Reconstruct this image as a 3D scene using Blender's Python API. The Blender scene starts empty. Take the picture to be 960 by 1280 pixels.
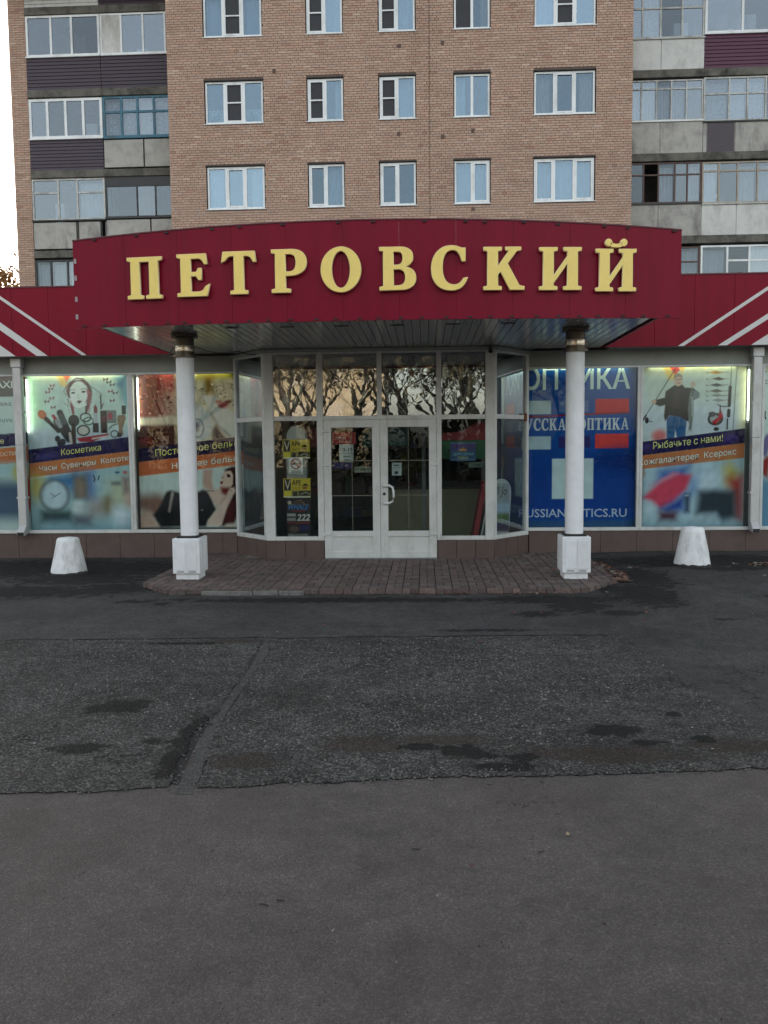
import bpy, math, random
from mathutils import Vector, Matrix
random.seed(7)
scene = bpy.context.scene
COL = scene.collection

# ------------------------------------------------------------------ camera
def set_camera():
    pitch, yaw, roll, H = 0.0780932, 0.0490976, 0.0099217, 1.72
    fw = Vector((-math.sin(yaw)*math.cos(pitch), math.cos(yaw)*math.cos(pitch), -math.sin(pitch)))
    rt = Vector((math.cos(yaw), math.sin(yaw), 0.0)); dn = fw.cross(rt)
    c, s = math.cos(roll), math.sin(roll)
    r2 = c*rt + s*dn; d2 = -s*rt + c*dn
    cam = bpy.data.cameras.new('camera'); cam.sensor_fit = 'VERTICAL'; cam.sensor_height = 36.0
    cam.lens = 36.0*1050/1280; cam.clip_start = 0.05; cam.clip_end = 3000
    o = bpy.data.objects.new('camera', cam); COL.objects.link(o)
    m = Matrix.Identity(4)
    for i in range(3):
        m[i][0] = r2[i]; m[i][1] = -d2[i]; m[i][2] = -fw[i]
    m.translation = Vector((0, 0, H)); o.matrix_world = m
    scene.camera = o
set_camera()

# ------------------------------------------------------------------ sky, sun, exposure
SUN_EL, SUN_AZ = math.radians(11.0), math.radians(-11.0)      # azimuth from +Y towards +X
world = bpy.data.worlds.new('World'); scene.world = world; world.use_nodes = True
wn = world.node_tree; bg = wn.nodes['Background']
sky = wn.nodes.new('ShaderNodeTexSky'); sky.sky_type = 'NISHITA'; sky.sun_disc = False
sky.sun_elevation = SUN_EL; sky.sun_rotation = SUN_AZ; sky.air_density = 1.3; sky.dust_density = 3.0; sky.ozone_density = 1.0
hsv = wn.nodes.new('ShaderNodeHueSaturation'); hsv.inputs['Saturation'].default_value = 0.42
wn.links.new(sky.outputs[0], hsv.inputs['Color']); wn.links.new(hsv.outputs[0], bg.inputs['Color'])
bg.inputs['Strength'].default_value = 0.15
sun = bpy.data.lights.new('sun', 'SUN'); sun.energy = 2.6; sun.angle = math.radians(0.6); sun.color = (1.0, 0.80, 0.56)
so = bpy.data.objects.new('sun', sun); COL.objects.link(so)
sd = Vector((math.sin(SUN_AZ)*math.cos(SUN_EL), math.cos(SUN_AZ)*math.cos(SUN_EL), math.sin(SUN_EL)))
so.rotation_euler = sd.to_track_quat('Z', 'Y').to_euler(); so.location = (0, 0, 40)
vs = scene.view_settings
vs.view_transform = 'Standard'; vs.look = 'None'; vs.gamma = 1.0; vs.use_curve_mapping = False
vs.exposure = 1.95
scene.cycles.use_denoising = True
scene.cycles.max_bounces = 8; scene.cycles.transparent_max_bounces = 16

# ------------------------------------------------------------------ materials
MATS = {}
def nodes(name):
    m = bpy.data.materials.new(name); m.use_nodes = True
    nt = m.node_tree; b = nt.nodes['Principled BSDF']; MATS[name] = m
    return m, nt, b
def mix_col(nt, fac, a, b, blend='MIX'):
    n = nt.nodes.new('ShaderNodeMix'); n.data_type = 'RGBA'; n.blend_type = blend
    for sock, v in ((n.inputs[0], fac), (n.inputs[6], a), (n.inputs[7], b)):
        if hasattr(v, 'is_linked'): nt.links.new(v, sock)
        elif isinstance(v, (int, float)): sock.default_value = v
        else: sock.default_value = (*v, 1)
    return n.outputs[2]
def noise(nt, scale, detail=4, rough=0.6, coord='Object', vec_scale=None):
    tc = nt.nodes.new('ShaderNodeTexCoord'); n = nt.nodes.new('ShaderNodeTexNoise')
    n.inputs['Scale'].default_value = scale; n.inputs['Detail'].default_value = detail; n.inputs['Roughness'].default_value = rough
    src = tc.outputs[coord]
    if vec_scale:
        mp = nt.nodes.new('ShaderNodeMapping'); mp.inputs['Scale'].default_value = vec_scale
        nt.links.new(src, mp.inputs[0]); src = mp.outputs[0]
    nt.links.new(src, n.inputs['Vector'])
    return n.outputs[0]
def ramp(nt, fac, stops):
    n = nt.nodes.new('ShaderNodeValToRGB'); e = n.color_ramp.elements
    while len(e) < len(stops): e.new(0.5)
    for i, (p, c) in enumerate(stops):
        e[i].position = p; e[i].color = (c, c, c, 1) if isinstance(c, (int, float)) else (*c, 1)
    nt.links.new(fac, n.inputs[0]); return n.outputs[0]
def bump(nt, b, height, strength, dist):
    n = nt.nodes.new('ShaderNodeBump'); n.inputs['Strength'].default_value = strength; n.inputs['Distance'].default_value = dist
    nt.links.new(height, n.inputs['Height']); nt.links.new(n.outputs[0], b.inputs['Normal'])
def mat(name, col, rough=0.5, metal=0.0, var=0.15, scale=6.0, bmp=0.0, bscale=60.0, attr=False, vs_=None, dirt=None, dscale=2.0, spec=0.5):
    if name in MATS: return MATS[name]
    m, nt, b = nodes(name)
    b.inputs['Roughness'].default_value = rough; b.inputs['Metallic'].default_value = metal
    b.inputs['Specular IOR Level'].default_value = spec
    if attr:
        a = nt.nodes.new('ShaderNodeAttribute'); a.attribute_name = 'Col'; base = a.outputs['Color']
    else:
        rgb = nt.nodes.new('ShaderNodeRGB'); rgb.outputs[0].default_value = (*col, 1); base = rgb.outputs[0]
    if var:
        f = noise(nt, scale, 5, 0.65, vec_scale=vs_)
        r = ramp(nt, f, [(0.25, 1.0-var*1.6), (0.5, 1.0), (0.8, 1.0+var)])
        base = mix_col(nt, 1.0, base, r, 'MULTIPLY')
    if dirt:
        f = noise(nt, dscale, 6, 0.7, vec_scale=(1, 1, 0.35))
        r = ramp(nt, f, [(0.5, 0.0), (0.72, 1.0)])
        base = mix_col(nt, r, base, dirt)
    nt.links.new(base, b.inputs['Base Color'])
    if bmp: bump(nt, b, noise(nt, bscale, 4, 0.6), bmp, 0.01)
    return m
def glass(name, refl, tint=(0.92, 0.95, 0.95), warp=0.0, wscale=2.0, rough=0.0, gc=(0.86, 0.93, 1.0)):
    m, nt, b = nodes(name); nt.nodes.remove(b)
    out = nt.nodes['Material Output']
    tr = nt.nodes.new('ShaderNodeBsdfTransparent'); tr.inputs[0].default_value = (*tint, 1)
    gl = nt.nodes.new('ShaderNodeBsdfGlossy'); gl.inputs['Color'].default_value = (*gc, 1); gl.inputs['Roughness'].default_value = rough
    lw = nt.nodes.new('ShaderNodeLayerWeight'); lw.inputs['Blend'].default_value = 0.25
    mp = nt.nodes.new('ShaderNodeMapRange'); mp.inputs['From Min'].default_value = 0; mp.inputs['From Max'].default_value = 1
    mp.inputs['To Min'].default_value = refl; mp.inputs['To Max'].default_value = min(1.0, refl+0.45)
    nt.links.new(lw.outputs['Facing'], mp.inputs['Value'])
    mx = nt.nodes.new('ShaderNodeMixShader')
    nt.links.new(mp.outputs[0], mx.inputs[0]); nt.links.new(tr.outputs[0], mx.inputs[1]); nt.links.new(gl.outputs[0], mx.inputs[2])
    if warp:
        bm = nt.nodes.new('ShaderNodeBump'); bm.inputs['Strength'].default_value = 1.0; bm.inputs['Distance'].default_value = warp
        nt.links.new(noise(nt, wscale, 2, 0.5), bm.inputs['Height'])
        nt.links.new(bm.outputs[0], gl.inputs['Normal'])
    nt.links.new(mx.outputs[0], out.inputs['Surface'])
    return m
def emit(name, col, strength):
    m, nt, b = nodes(name)
    b.inputs['Base Color'].default_value = (0.8, 0.8, 0.8, 1)
    b.inputs['Emission Color'].default_value = (*col, 1); b.inputs['Emission Strength'].default_value = strength
    return m
def asphalt(name, dark, light, coarse, bmp, brown=0.0, grit=0.5, mottle=0.25, crack=0.0):
    m, nt, b = nodes(name)
    tc = nt.nodes.new('ShaderNodeTexCoord')
    vo = nt.nodes.new('ShaderNodeTexVoronoi'); vo.inputs['Scale'].default_value = coarse; nt.links.new(tc.outputs['Object'], vo.inputs['Vector'])
    sep = nt.nodes.new('ShaderNodeSeparateColor'); nt.links.new(vo.outputs['Color'], sep.inputs[0])
    stone = ramp(nt, sep.outputs[0], [(0.0, 0.0), (0.5, 0.18), (0.8, 0.55), (1.0, 1.0)])
    base = mix_col(nt, stone, dark, light)
    big = noise(nt, 0.8, 7, 0.7); r = ramp(nt, big, [(0.3, 1-mottle*1.2), (0.52, 1.0), (0.75, 1+mottle)])
    base = mix_col(nt, 1.0, base, r, 'MULTIPLY')
    mid = noise(nt, 7.0, 6, 0.75); r2 = ramp(nt, mid, [(0.3, 1-mottle*1.3), (0.55, 1.0), (0.8, 1+mottle*1.2)])
    base = mix_col(nt, 1.0, base, r2, 'MULTIPLY')
    # sparse pale and dark grit
    v2 = nt.nodes.new('ShaderNodeTexVoronoi'); v2.inputs['Scale'].default_value = 46; nt.links.new(tc.outputs['Object'], v2.inputs['Vector'])
    s2 = nt.nodes.new('ShaderNodeSeparateColor'); nt.links.new(v2.outputs['Color'], s2.inputs[0])
    dot = ramp(nt, v2.outputs['Distance'], [(0.10, 1.0), (0.22, 0.0)])
    for ch, lo, colr in ((0, 0.93, (0.16, 0.15, 0.14)), (1, 0.88, (0.012, 0.011, 0.011))):
        pick = ramp(nt, s2.outputs[ch], [(lo, 0.0), (lo+0.01, grit)])
        base = mix_col(nt, mix_col(nt, 1.0, dot, pick, 'MULTIPLY'), base, colr)
    if brown:
        st = noise(nt, 0.7, 5, 0.65); rs = ramp(nt, st, [(0.48, 0.0), (0.72, brown)])
        base = mix_col(nt, rs, base, (0.062, 0.043, 0.034))
    if crack:      # hairline cracks, only where a slow noise lets them show
        wv = noise(nt, 3.0, 4, 0.7); cv = nt.nodes.new('ShaderNodeTexVoronoi'); cv.feature = 'DISTANCE_TO_EDGE'; cv.inputs['Scale'].default_value = 0.75
        va = nt.nodes.new('ShaderNodeVectorMath'); va.operation = 'MULTIPLY_ADD'; nt.links.new(tc.outputs['Object'], va.inputs[0]); va.inputs[1].default_value = (1, 1, 1)
        cx = nt.nodes.new('ShaderNodeCombineXYZ'); nt.links.new(wv, cx.inputs[0]); nt.links.new(noise(nt, 2.2, 4, 0.7), cx.inputs[1])
        nt.links.new(cx.outputs[0], va.inputs[2]); nt.links.new(va.outputs[0], cv.inputs['Vector'])
        ln = ramp(nt, cv.outputs['Distance'], [(0.003, 1.0), (0.009, 0.0)]); gate = ramp(nt, noise(nt, 0.55, 3, 0.5), [(0.50, 0.0), (0.60, crack)])
        base = mix_col(nt, mix_col(nt, 1.0, ln, gate, 'MULTIPLY'), base, (0.010, 0.009, 0.009))
    # damp stains (red channel) and earth (green channel) laid down per vertex, edges broken up by noise
    at = nt.nodes.new('ShaderNodeAttribute'); at.attribute_name = 'Stain'
    sa = nt.nodes.new('ShaderNodeSeparateColor'); nt.links.new(at.outputs['Color'], sa.inputs[0])
    nz = noise(nt, 7.0, 8, 0.75)
    for ch, colr, amt in ((1, (0.070, 0.045, 0.034), 0.6), (0, (0.013, 0.0125, 0.0125), 0.88)):
        ad = nt.nodes.new('ShaderNodeMath'); ad.operation = 'MULTIPLY_ADD'; nt.links.new(nz, ad.inputs[0]); ad.inputs[1].default_value = 2.3; nt.links.new(sa.outputs[ch], ad.inputs[2])
        mr = nt.nodes.new('ShaderNodeMapRange'); mr.inputs['From Min'].default_value = 1.62; mr.inputs['From Max'].default_value = 1.80; mr.inputs['To Max'].default_value = amt; nt.links.new(ad.outputs[0], mr.inputs['Value'])
        base = mix_col(nt, mr.outputs[0], base, colr)
    nt.links.new(base, b.inputs['Base Color'])
    b.inputs['Specular IOR Level'].default_value = 0.22
    rr = ramp(nt, mid, [(0.3, 0.72), (0.7, 0.92)]); nt.links.new(rr, b.inputs['Roughness'])
    fine = noise(nt, coarse*0.6, 6, 0.8)
    ma = nt.nodes.new('ShaderNodeMath'); ma.operation = 'SUBTRACT'
    nt.links.new(fine, ma.inputs[0]); nt.links.new(vo.outputs['Distance'], ma.inputs[1])
    bump(nt, b, ma.outputs[0], 1.0, bmp)
    return m

asphalt('road_asphalt', (0.096, 0.083, 0.079), (0.168, 0.146, 0.138), 150, 0.007, 0.4, 0.9, 0.20, 0.3)
asphalt('rough_asphalt', (0.062, 0.059, 0.056), (0.28, 0.268, 0.256), 88, 0.05, 0.25, 0.6, 0.42, 0.8)
asphalt('court_asphalt', (0.058, 0.0555, 0.0545), (0.132, 0.127, 0.124), 110, 0.012, 0.15, 0.7, 0.36, 0.7)
asphalt('strip_asphalt', (0.070, 0.067, 0.065), (0.115, 0.111, 0.108), 120, 0.008)
mat('soil_crack', (0.012, 0.011, 0.010), 0.95, bmp=0.6, bscale=90)
mat('brown_dirt', (0.050, 0.034, 0.026), 0.95, bmp=0.8, bscale=70, var=0.5, scale=14)
mat('paver', (0.09, 0.06, 0.055), 0.85, attr=True, var=0.3, scale=18, bmp=0.5, bscale=90)
mat('platform_base', (0.022, 0.015, 0.014), 0.9, var=0.4, bmp=0.5)
mat('kerb_concrete', (0.17, 0.165, 0.155), 0.9, var=0.3, scale=10, bmp=0.8, bscale=40)
mat('brick', (0.3, 0.2, 0.15), 0.9, attr=True, var=0.12, scale=0.45)
mat('mortar', (0.125, 0.088, 0.074), 0.95, var=0.2, scale=4)
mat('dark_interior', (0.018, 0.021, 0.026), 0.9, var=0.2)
mat('room_wall', (0.10, 0.105, 0.11), 0.9, var=0.2)
mat('upvc', (0.76, 0.77, 0.78), 0.35, var=0.06, scale=3, dirt=(0.52, 0.52, 0.51))
mat('shop_upvc', (0.60, 0.61, 0.60), 0.38, var=0.10, scale=4, dirt=(0.42, 0.41, 0.39), dscale=3)
mat('old_frame_white', (0.50, 0.50, 0.48), 0.6, var=0.25, scale=8, dirt=(0.22, 0.20, 0.17))
mat('old_frame_brown', (0.10, 0.055, 0.045), 0.6, var=0.25, scale=8)
mat('dark_frame', (0.025, 0.025, 0.027), 0.5, var=0.1)
mat('blue_frame', (0.045, 0.15, 0.22), 0.55, var=0.2, scale=5, dirt=(0.06, 0.09, 0.10))
mat('tan_frame', (0.36, 0.30, 0.24), 0.6, var=0.2)
mat('siding_brown', (0.055, 0.037, 0.050), 0.5, var=0.1)
mat('siding_maroon', (0.085, 0.020, 0.045), 0.45, var=0.1)
mat('panel_concrete', (0.40, 0.38, 0.355), 0.85, var=0.2, scale=3, dirt=(0.13, 0.12, 0.11), dscale=1.6)
mat('panel_pale', (0.60, 0.59, 0.57), 0.8, var=0.12, scale=3, dirt=(0.32, 0.30, 0.28), dscale=1.5)
mat('slab_concrete', (0.13, 0.12, 0.105), 0.95, var=0.5, scale=3, dirt=(0.04, 0.038, 0.034), dscale=2.2, bmp=0.5, bscale=30)
mat('curtain', (0.62, 0.63, 0.63), 0.9, var=0.15, scale=5, vs_=(4, 1, 0.6))
mat('curtain_beige', (0.52, 0.42, 0.34), 0.9, var=0.2, scale=5, vs_=(4, 1, 0.6)); mat('curtain_green', (0.24, 0.33, 0.28), 0.9, var=0.2, scale=5, vs_=(4, 1, 0.6))
mat('plant_leaf', (0.05, 0.09, 0.03), 0.7, var=0.3)
mat('curtain_lace', (0.52, 0.54, 0.55), 0.9, var=0.5, scale=22)
mat('red_panel', (0.195, 0.0025, 0.020), 0.38, var=0.13, scale=1.2, spec=0.14, vs_=(5, 5, 0.35))
mat('wall_red_panel', (0.205, 0.0025, 0.018), 0.38, var=0.13, scale=1.2, spec=0.14, vs_=(5, 5, 0.35))
mat('red_trim', (0.10, 0.006, 0.018), 0.4, var=0.05)
mat('white_stripe', (0.62, 0.61, 0.60), 0.5, var=0.08, scale=5)
mat('clip_dark', (0.012, 0.010, 0.011), 0.6, var=0.1)
mat('clip_grey', (0.35, 0.30, 0.31), 0.5, var=0.1)
mat('gold', (0.95, 0.71, 0.19), 0.45, var=0.06, scale=8)
mat('gold_edge', (0.90, 0.74, 0.40), 0.45, var=0.05)
mat('soffit_metal', (0.58, 0.59, 0.58), 0.20, 0.5, var=0.12, scale=3, vs_=(1, 0.3, 1))
mat('header_panel', (0.30, 0.31, 0.28), 0.7, var=0.12, scale=2)
mat('plinth_tile', (0.100, 0.066, 0.058), 0.6, var=0.15, scale=5, bmp=0.15)
mat('plinth_joint', (0.03, 0.022, 0.02), 0.95, var=0.2)
mat('column_paint', (0.78, 0.79, 0.82), 0.5, var=0.06, scale=6, bmp=0.2, bscale=25, dirt=(0.64, 0.64, 0.65), dscale=3)
mat('capital_metal', (0.09, 0.075, 0.06), 0.35, 0.7, var=0.3, scale=10)
mat('capital_band', (0.62, 0.56, 0.48), 0.25, 0.9, var=0.2, scale=12)
mat('bollard_paint', (0.80, 0.81, 0.83), 0.8, var=0.10, scale=9, bmp=0.9, bscale=22, dirt=(0.44, 0.43, 0.41), dscale=6)
mat('bollard_base', (0.035, 0.034, 0.033), 0.95, var=0.4, bmp=0.8, bscale=40)
mat('pipe_metal', (0.52, 0.52, 0.52), 0.45, 0.3, var=0.12, scale=4, dirt=(0.34, 0.33, 0.31), dscale=4)
mat('black_plastic', (0.012, 0.012, 0.013), 0.5, var=0.05)
mat('rust', (0.20, 0.075, 0.03), 0.9, var=0.4, scale=20)
mat('print', (1, 1, 1), 0.5, attr=True, var=0.05, scale=2, spec=0.06, bmp=0.5, bscale=3.5)
mat('print_gloss', (1, 1, 1), 0.35, attr=True, var=0.03, scale=3)
mat('beige_counter', (0.30, 0.27, 0.17), 0.6, var=0.1)
mat('floor_tile', (0.16, 0.155, 0.14), 0.4, var=0.15)
mat('grey_paint', (0.20, 0.21, 0.22), 0.6, var=0.1)
mat('cream_wall', (0.36, 0.29, 0.20), 0.85, var=0.15, scale=0.6)
mat('bark', (0.055, 0.045, 0.038), 0.95, var=0.4, scale=8, bmp=0.6, bscale=20)
mat('leaf_orange', (0.34, 0.17, 0.05), 0.7, attr=True, var=0.2, scale=2)
mat('litter', (0.5, 0.48, 0.44), 0.8, attr=True, var=0.2, scale=40)
for i_, r_ in enumerate((0.07, 0.11, 0.16)): glass('apartment_glass_%d' % i_, r_, (0.66, 0.72, 0.78), 0.0016, 1.1, 0.0, (0.70, 0.87, 1.0))
for i_, r_ in enumerate((0.035, 0.07, 0.10)): glass('balcony_glass_%d' % i_, r_, (0.70, 0.74, 0.78), 0.0025, 1.2)
glass('side_glass', 0.30, (0.80, 0.84, 0.84))
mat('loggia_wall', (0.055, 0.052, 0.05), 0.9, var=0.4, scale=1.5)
mat('screen_mesh', (0.045, 0.045, 0.052), 0.8, var=0.1)
glass('shop_glass', 0.035, (0.86, 0.90, 0.89), 0.0006, 1.2)
glass('poster_glass', 0.012, (0.93, 0.96, 0.95), 0.0006, 1.0)
glass('film_glass', 0.16, (0.80, 0.82, 0.80), 0.0006, 3.5, 0.007)
mat('foil', (0.30, 0.29, 0.26), 0.10, 0.95, var=0.12, scale=6, bmp=0.25, bscale=14)
emit('tube_light', (0.95, 1.0, 0.80), 1.7)

# ------------------------------------------------------------------ mesh builder
def wloc(o):
    v = Vector((0, 0, 0))
    while o: v += o.location; o = o.parent
    return v
class MB:
    def __init__(s): s.v = []; s.f = []; s.mi = []; s.c = []
    def face(s, pts, mi=0, col=None):
        n = len(s.v); s.v += [tuple(p) for p in pts]; s.f.append(tuple(range(n, n+len(pts)))); s.mi.append(mi); s.c.append(col)
    def raw(s, verts, faces, mi=0, col=None):
        n = len(s.v); s.v += [tuple(p) for p in verts]
        for f in faces: s.f.append(tuple(i+n for i in f)); s.mi.append(mi); s.c.append(col)
    def box(s, x0, x1, y0, y1, z0, z1, mi=0, col=None, skip=''):
        V = [(x0,y0,z0),(x1,y0,z0),(x1,y1,z0),(x0,y1,z0),(x0,y0,z1),(x1,y0,z1),(x1,y1,z1),(x0,y1,z1)]
        F = {'b':(3,2,1,0),'t':(4,5,6,7),'f':(0,1,5,4),'k':(2,3,7,6),'l':(3,0,4,7),'r':(1,2,6,5)}
        s.raw(V, [F[k] for k in F if k not in skip], mi, col)
    def obox(s, a, b, w, z0, z1, mi=0, col=None, off=0.0):
        # box along plan segment a-b, thickness w centred (shifted by off along normal), heights z0..z1
        a = Vector((a[0], a[1], 0)); b = Vector((b[0], b[1], 0)); d = (b-a).normalized(); n = Vector((-d.y, d.x, 0))
        p = [a+n*(off-w/2), b+n*(off-w/2), b+n*(off+w/2), a+n*(off+w/2)]
        V = [(q.x,q.y,z0) for q in p]+[(q.x,q.y,z1) for q in p]
        s.raw(V, [(3,2,1,0),(4,5,6,7),(0,1,5,4),(2,3,7,6),(3,0,4,7),(1,2,6,5)], mi, col)
    def prism(s, poly, z0, z1, mi=0, col=None):
        n = len(poly)
        V = [(p[0],p[1],z0) for p in poly]+[(p[0],p[1],z1) for p in poly]
        F = [tuple(reversed(range(n))), tuple(range(n, 2*n))]+[(i,(i+1)%n,n+(i+1)%n,n+i) for i in range(n)]
        s.raw(V, F, mi, col)
    def xprism(s, poly, y0, y1, mi=0, col=None):
        # polygon in x,z extruded along y (poly counter-clockwise seen from -y)
        n = len(poly)
        V = [(p[0],y0,p[1]) for p in poly]+[(p[0],y1,p[1]) for p in poly]
        F = [tuple(range(n)), tuple(reversed(range(n, 2*n)))]+[((i+1)%n,i,n+i,n+(i+1)%n) for i in range(n)]
        s.raw(V, F, mi, col)
    def lathe(s, cx, cy, prof, seg=32, mi=0, cap=True, wob=None):
        V = []; F = []
        for k, (r, z) in enumerate(prof):
            for i in range(seg):
                a = 2*math.pi*i/seg; rr = r*(1+(wob(a, z) if wob else 0))
                V.append((cx+rr*math.cos(a), cy+rr*math.sin(a), z))
        for k in range(len(prof)-1):
            for i in range(seg):
                j = (i+1) % seg; F.append((k*seg+i, k*seg+j, (k+1)*seg+j, (k+1)*seg+i))
        if cap:
            F.append(tuple(reversed(range(seg)))); F.append(tuple(range((len(prof)-1)*seg, len(prof)*seg)))
        s.raw(V, F, mi)
    def tube(s, pts, r, seg=8, mi=0, cap=True):
        pts = [Vector(p) for p in pts]; n = len(pts); V = []; F = []
        rad = r if isinstance(r, (list, tuple)) else [r]*n
        for i, p in enumerate(pts):
            t = (pts[min(i+1, n-1)]-pts[max(i-1, 0)]).normalized()
            u = t.cross(Vector((0, 0, 1)) if abs(t.z) < 0.9 else Vector((1, 0, 0))).normalized(); w = t.cross(u)
            for k in range(seg):
                a = 2*math.pi*k/seg; q = p+(u*math.cos(a)+w*math.sin(a))*rad[i]; V.append(q)
        for i in range(n-1):
            for k in range(seg):
                j = (k+1) % seg; F.append((i*seg+k, i*seg+j, (i+1)*seg+j, (i+1)*seg+k))
        if cap: F.append(tuple(reversed(range(seg)))); F.append(tuple(range((n-1)*seg, n*seg)))
        s.raw(V, F, mi)
    def mesh(s, name, mats, off=Vector((0, 0, 0)), smooth=False):
        me = bpy.data.meshes.new(name)
        me.from_pydata([(v[0]-off.x, v[1]-off.y, v[2]-off.z) for v in s.v], [], s.f)
        for m in (mats if isinstance(mats, (list, tuple)) else [mats]): me.materials.append(MATS[m])
        me.polygons.foreach_set('material_index', s.mi)
        if any(c is not None for c in s.c):
            at = me.color_attributes.new('Col', 'FLOAT_COLOR', 'CORNER'); buf = []
            for f, c in zip(s.f, s.c):
                if c is not None and len(c) and isinstance(c[0], (tuple, list)):
                    for cc in c: buf += [cc[0], cc[1], cc[2], 1]
                else:
                    c = c or (0.5, 0.5, 0.5); buf += [c[0], c[1], c[2], 1]*len(f)
            at.data.foreach_set('color', buf)
        if smooth: me.polygons.foreach_set('use_smooth', [True]*len(me.polygons))
        me.update(); return me
    def build(s, name, mats, parent=None, smooth=False, bevel=0.0, seg=1, loc=None):
        off = wloc(parent) if parent else Vector(loc or (0, 0, 0))
        me = s.mesh(name, mats, off, smooth)
        o = bpy.data.objects.new(name, me); COL.objects.link(o)
        if parent: o.parent = parent
        elif loc: o.location = loc
        if bevel:
            b = o.modifiers.new('bevel', 'BEVEL'); b.width = bevel; b.segments = seg; b.limit_method = 'ANGLE'
        if smooth and not bevel:
            pass
        return o
def smooth_by_angle(o, deg=35):
    me = o.data
    me.polygons.foreach_set('use_smooth', [True]*len(me.polygons))
    import bmesh
    bm = bmesh.new(); bm.from_mesh(me)
    for e in bm.edges:
        e.smooth = len(e.link_faces) == 2 and e.calc_face_angle(0) < math.radians(deg)
    bm.to_mesh(me); bm.free()
def thing(name, label, cat, loc=(0, 0, 0), group=None):
    o = bpy.data.objects.new(name, None); COL.objects.link(o); o.location = loc
    tag(o, label, cat, group); return o
def tag(o, label, cat, group=None):
    o['label'] = label; o['category'] = cat
    if group: o['group'] = group
    return o
def struct(o): o['kind'] = 'structure'; return o
def stuff(o, label=None):
    o['kind'] = 'stuff'
    if label: o['label'] = label
    return o
def inst(name, me, parent, loc=(0, 0, 0)):
    o = bpy.data.objects.new(name, me); COL.objects.link(o); o.parent = parent; o.location = loc; return o

# ------------------------------------------------------------------ ground
def sstep(a, b, x):
    t = max(0.0, min(1.0, (x-a)/(b-a))); return t*t*(3-2*t)
def gz(x, y):      # the forecourt climbs a little towards the right-hand shop window
    return 0.072*sstep(0.8, 3.6, x)*sstep(6.5, 11.0, y)
def hash1(i, s=0): return math.modf(abs(math.sin(i*12.9898+s*78.233))*43758.5453)[0]
def jag(t, s, amp):
    v = 0
    for k, a in ((1.7, 0.5), (4.3, 0.3), (11.0, 0.25), (27.0, 0.14)):
        i = math.floor(t*k); f = t*k-i; f = f*f*(3-2*f)
        v += a*((1-f)*hash1(i, s+k)+f*hash1(i+1, s+k)-0.5)
    return v*amp
DAMP = [(-5.0,9.9,1.5,.50),(-5.4,11.9,2.4,1.0),(3.9,12.0,1.8,.7),(-3.9,10.1,.5,.5),(-1.0,9.3,2.2,.16),(1.4,9.3,.9,.25),(2.75,10.6,.35,.9),(-3.3,9.2,.25,.10),(-2.9,9.05,.15,.07),(1.6,8.95,.34,.42),(1.95,8.55,.24,.14),(2.5,9.5,.36,.75),
        (1.15,8.5,.26,.16),(3.9,9.3,.27,.11),(4.6,9.35,.24,.09),(3.9,11.25,.55,.25),(-2.05,5.4,.20,.16),(-1.6,4.75,.10,.05),(-2.0,4.62,.16,.10),
        (0.22,4.62,.16,.10),(0.52,4.55,.10,.06),(-0.02,4.68,.13,.06),(0.42,4.40,.20,.07),(1.12,4.98,.19,.11),(1.28,4.78,.10,.05),(1.60,4.85,.08,.06),(1.55,5.3,.06,.05),
        (-4.6,10.9,1.0,.5),(2.9,8.2,.14,.05),(3.3,8.0,.12,.04),(0.6,7.75,.6,.06),(-1.42,4.9,.07,.35),(-1.40,4.45,.07,.25),(-2.2,7.2,.4,.05),(2.2,9.9,.2,.4),(3.1,10.0,.12,.05),(2.7,8.9,.1,.05),(4.9,10.2,.3,.08)]
EARTH = [(-1.0,4.45,.20,.12),(-0.35,4.72,.26,.14),(1.05,4.60,.55,.12),(-1.36,4.4,.08,.20),(0.1,4.8,.3,.1),(1.75,4.75,.25,.12),(-1.7,7.3,.3,.08)]
def stains(x, y):
    out = []
    for L in (DAMP, EARTH):
        v = 0.0
        for (a, b, rx, ry) in L:
            q = ((x-a)/rx)**2+((y-b)/ry)**2
            if q < 6: v = max(v, 0.95*math.exp(-q*0.6))
        out.append(v)
    return out
# far ground sheet
mb = MB(); mb.face([(-900,-900,-0.06),(900,-900,-0.06),(900,900,-0.06),(-900,900,-0.06)])
struct(mb.build('ground', 'court_asphalt'))
def sheet(name, mtl, x0f, x1f, y0, y1, ny, nx, z, ylo=None, yhi=None, sinkk=0.0):
    # sheet between side curves x0f(y), x1f(y); near/far edges may be curves of the 0..1 x parameter
    mb = MB(); V = []
    for j in range(ny+1):
        tj = j/ny
        for i in range(nx+1):
            ti = i/nx
            ya = ylo(ti) if ylo else y0; yb = yhi(ti) if yhi else y1
            y = ya+(yb-ya)*tj
            x = x0f(y)+(x1f(y)-x0f(y))*ti
            edge = min(i, nx-i, j, ny-j) == 0
            V.append((x, y, z+gz(x, y)-(sinkk if edge else 0)))
    F = [(j*(nx+1)+i, j*(nx+1)+i+1, (j+1)*(nx+1)+i+1, (j+1)*(nx+1)+i) for j in range(ny) for i in range(nx)]
    mb.raw(V, F)
    o = struct(mb.build(name, mtl, smooth=True))
    at = o.data.color_attributes.new('Stain', 'FLOAT_COLOR', 'POINT'); buf = []
    for (x, y, _) in V: d, e = stains(x, y); buf += [d, e, 0, 1]
    at.data.foreach_set('color', buf); return o
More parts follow.
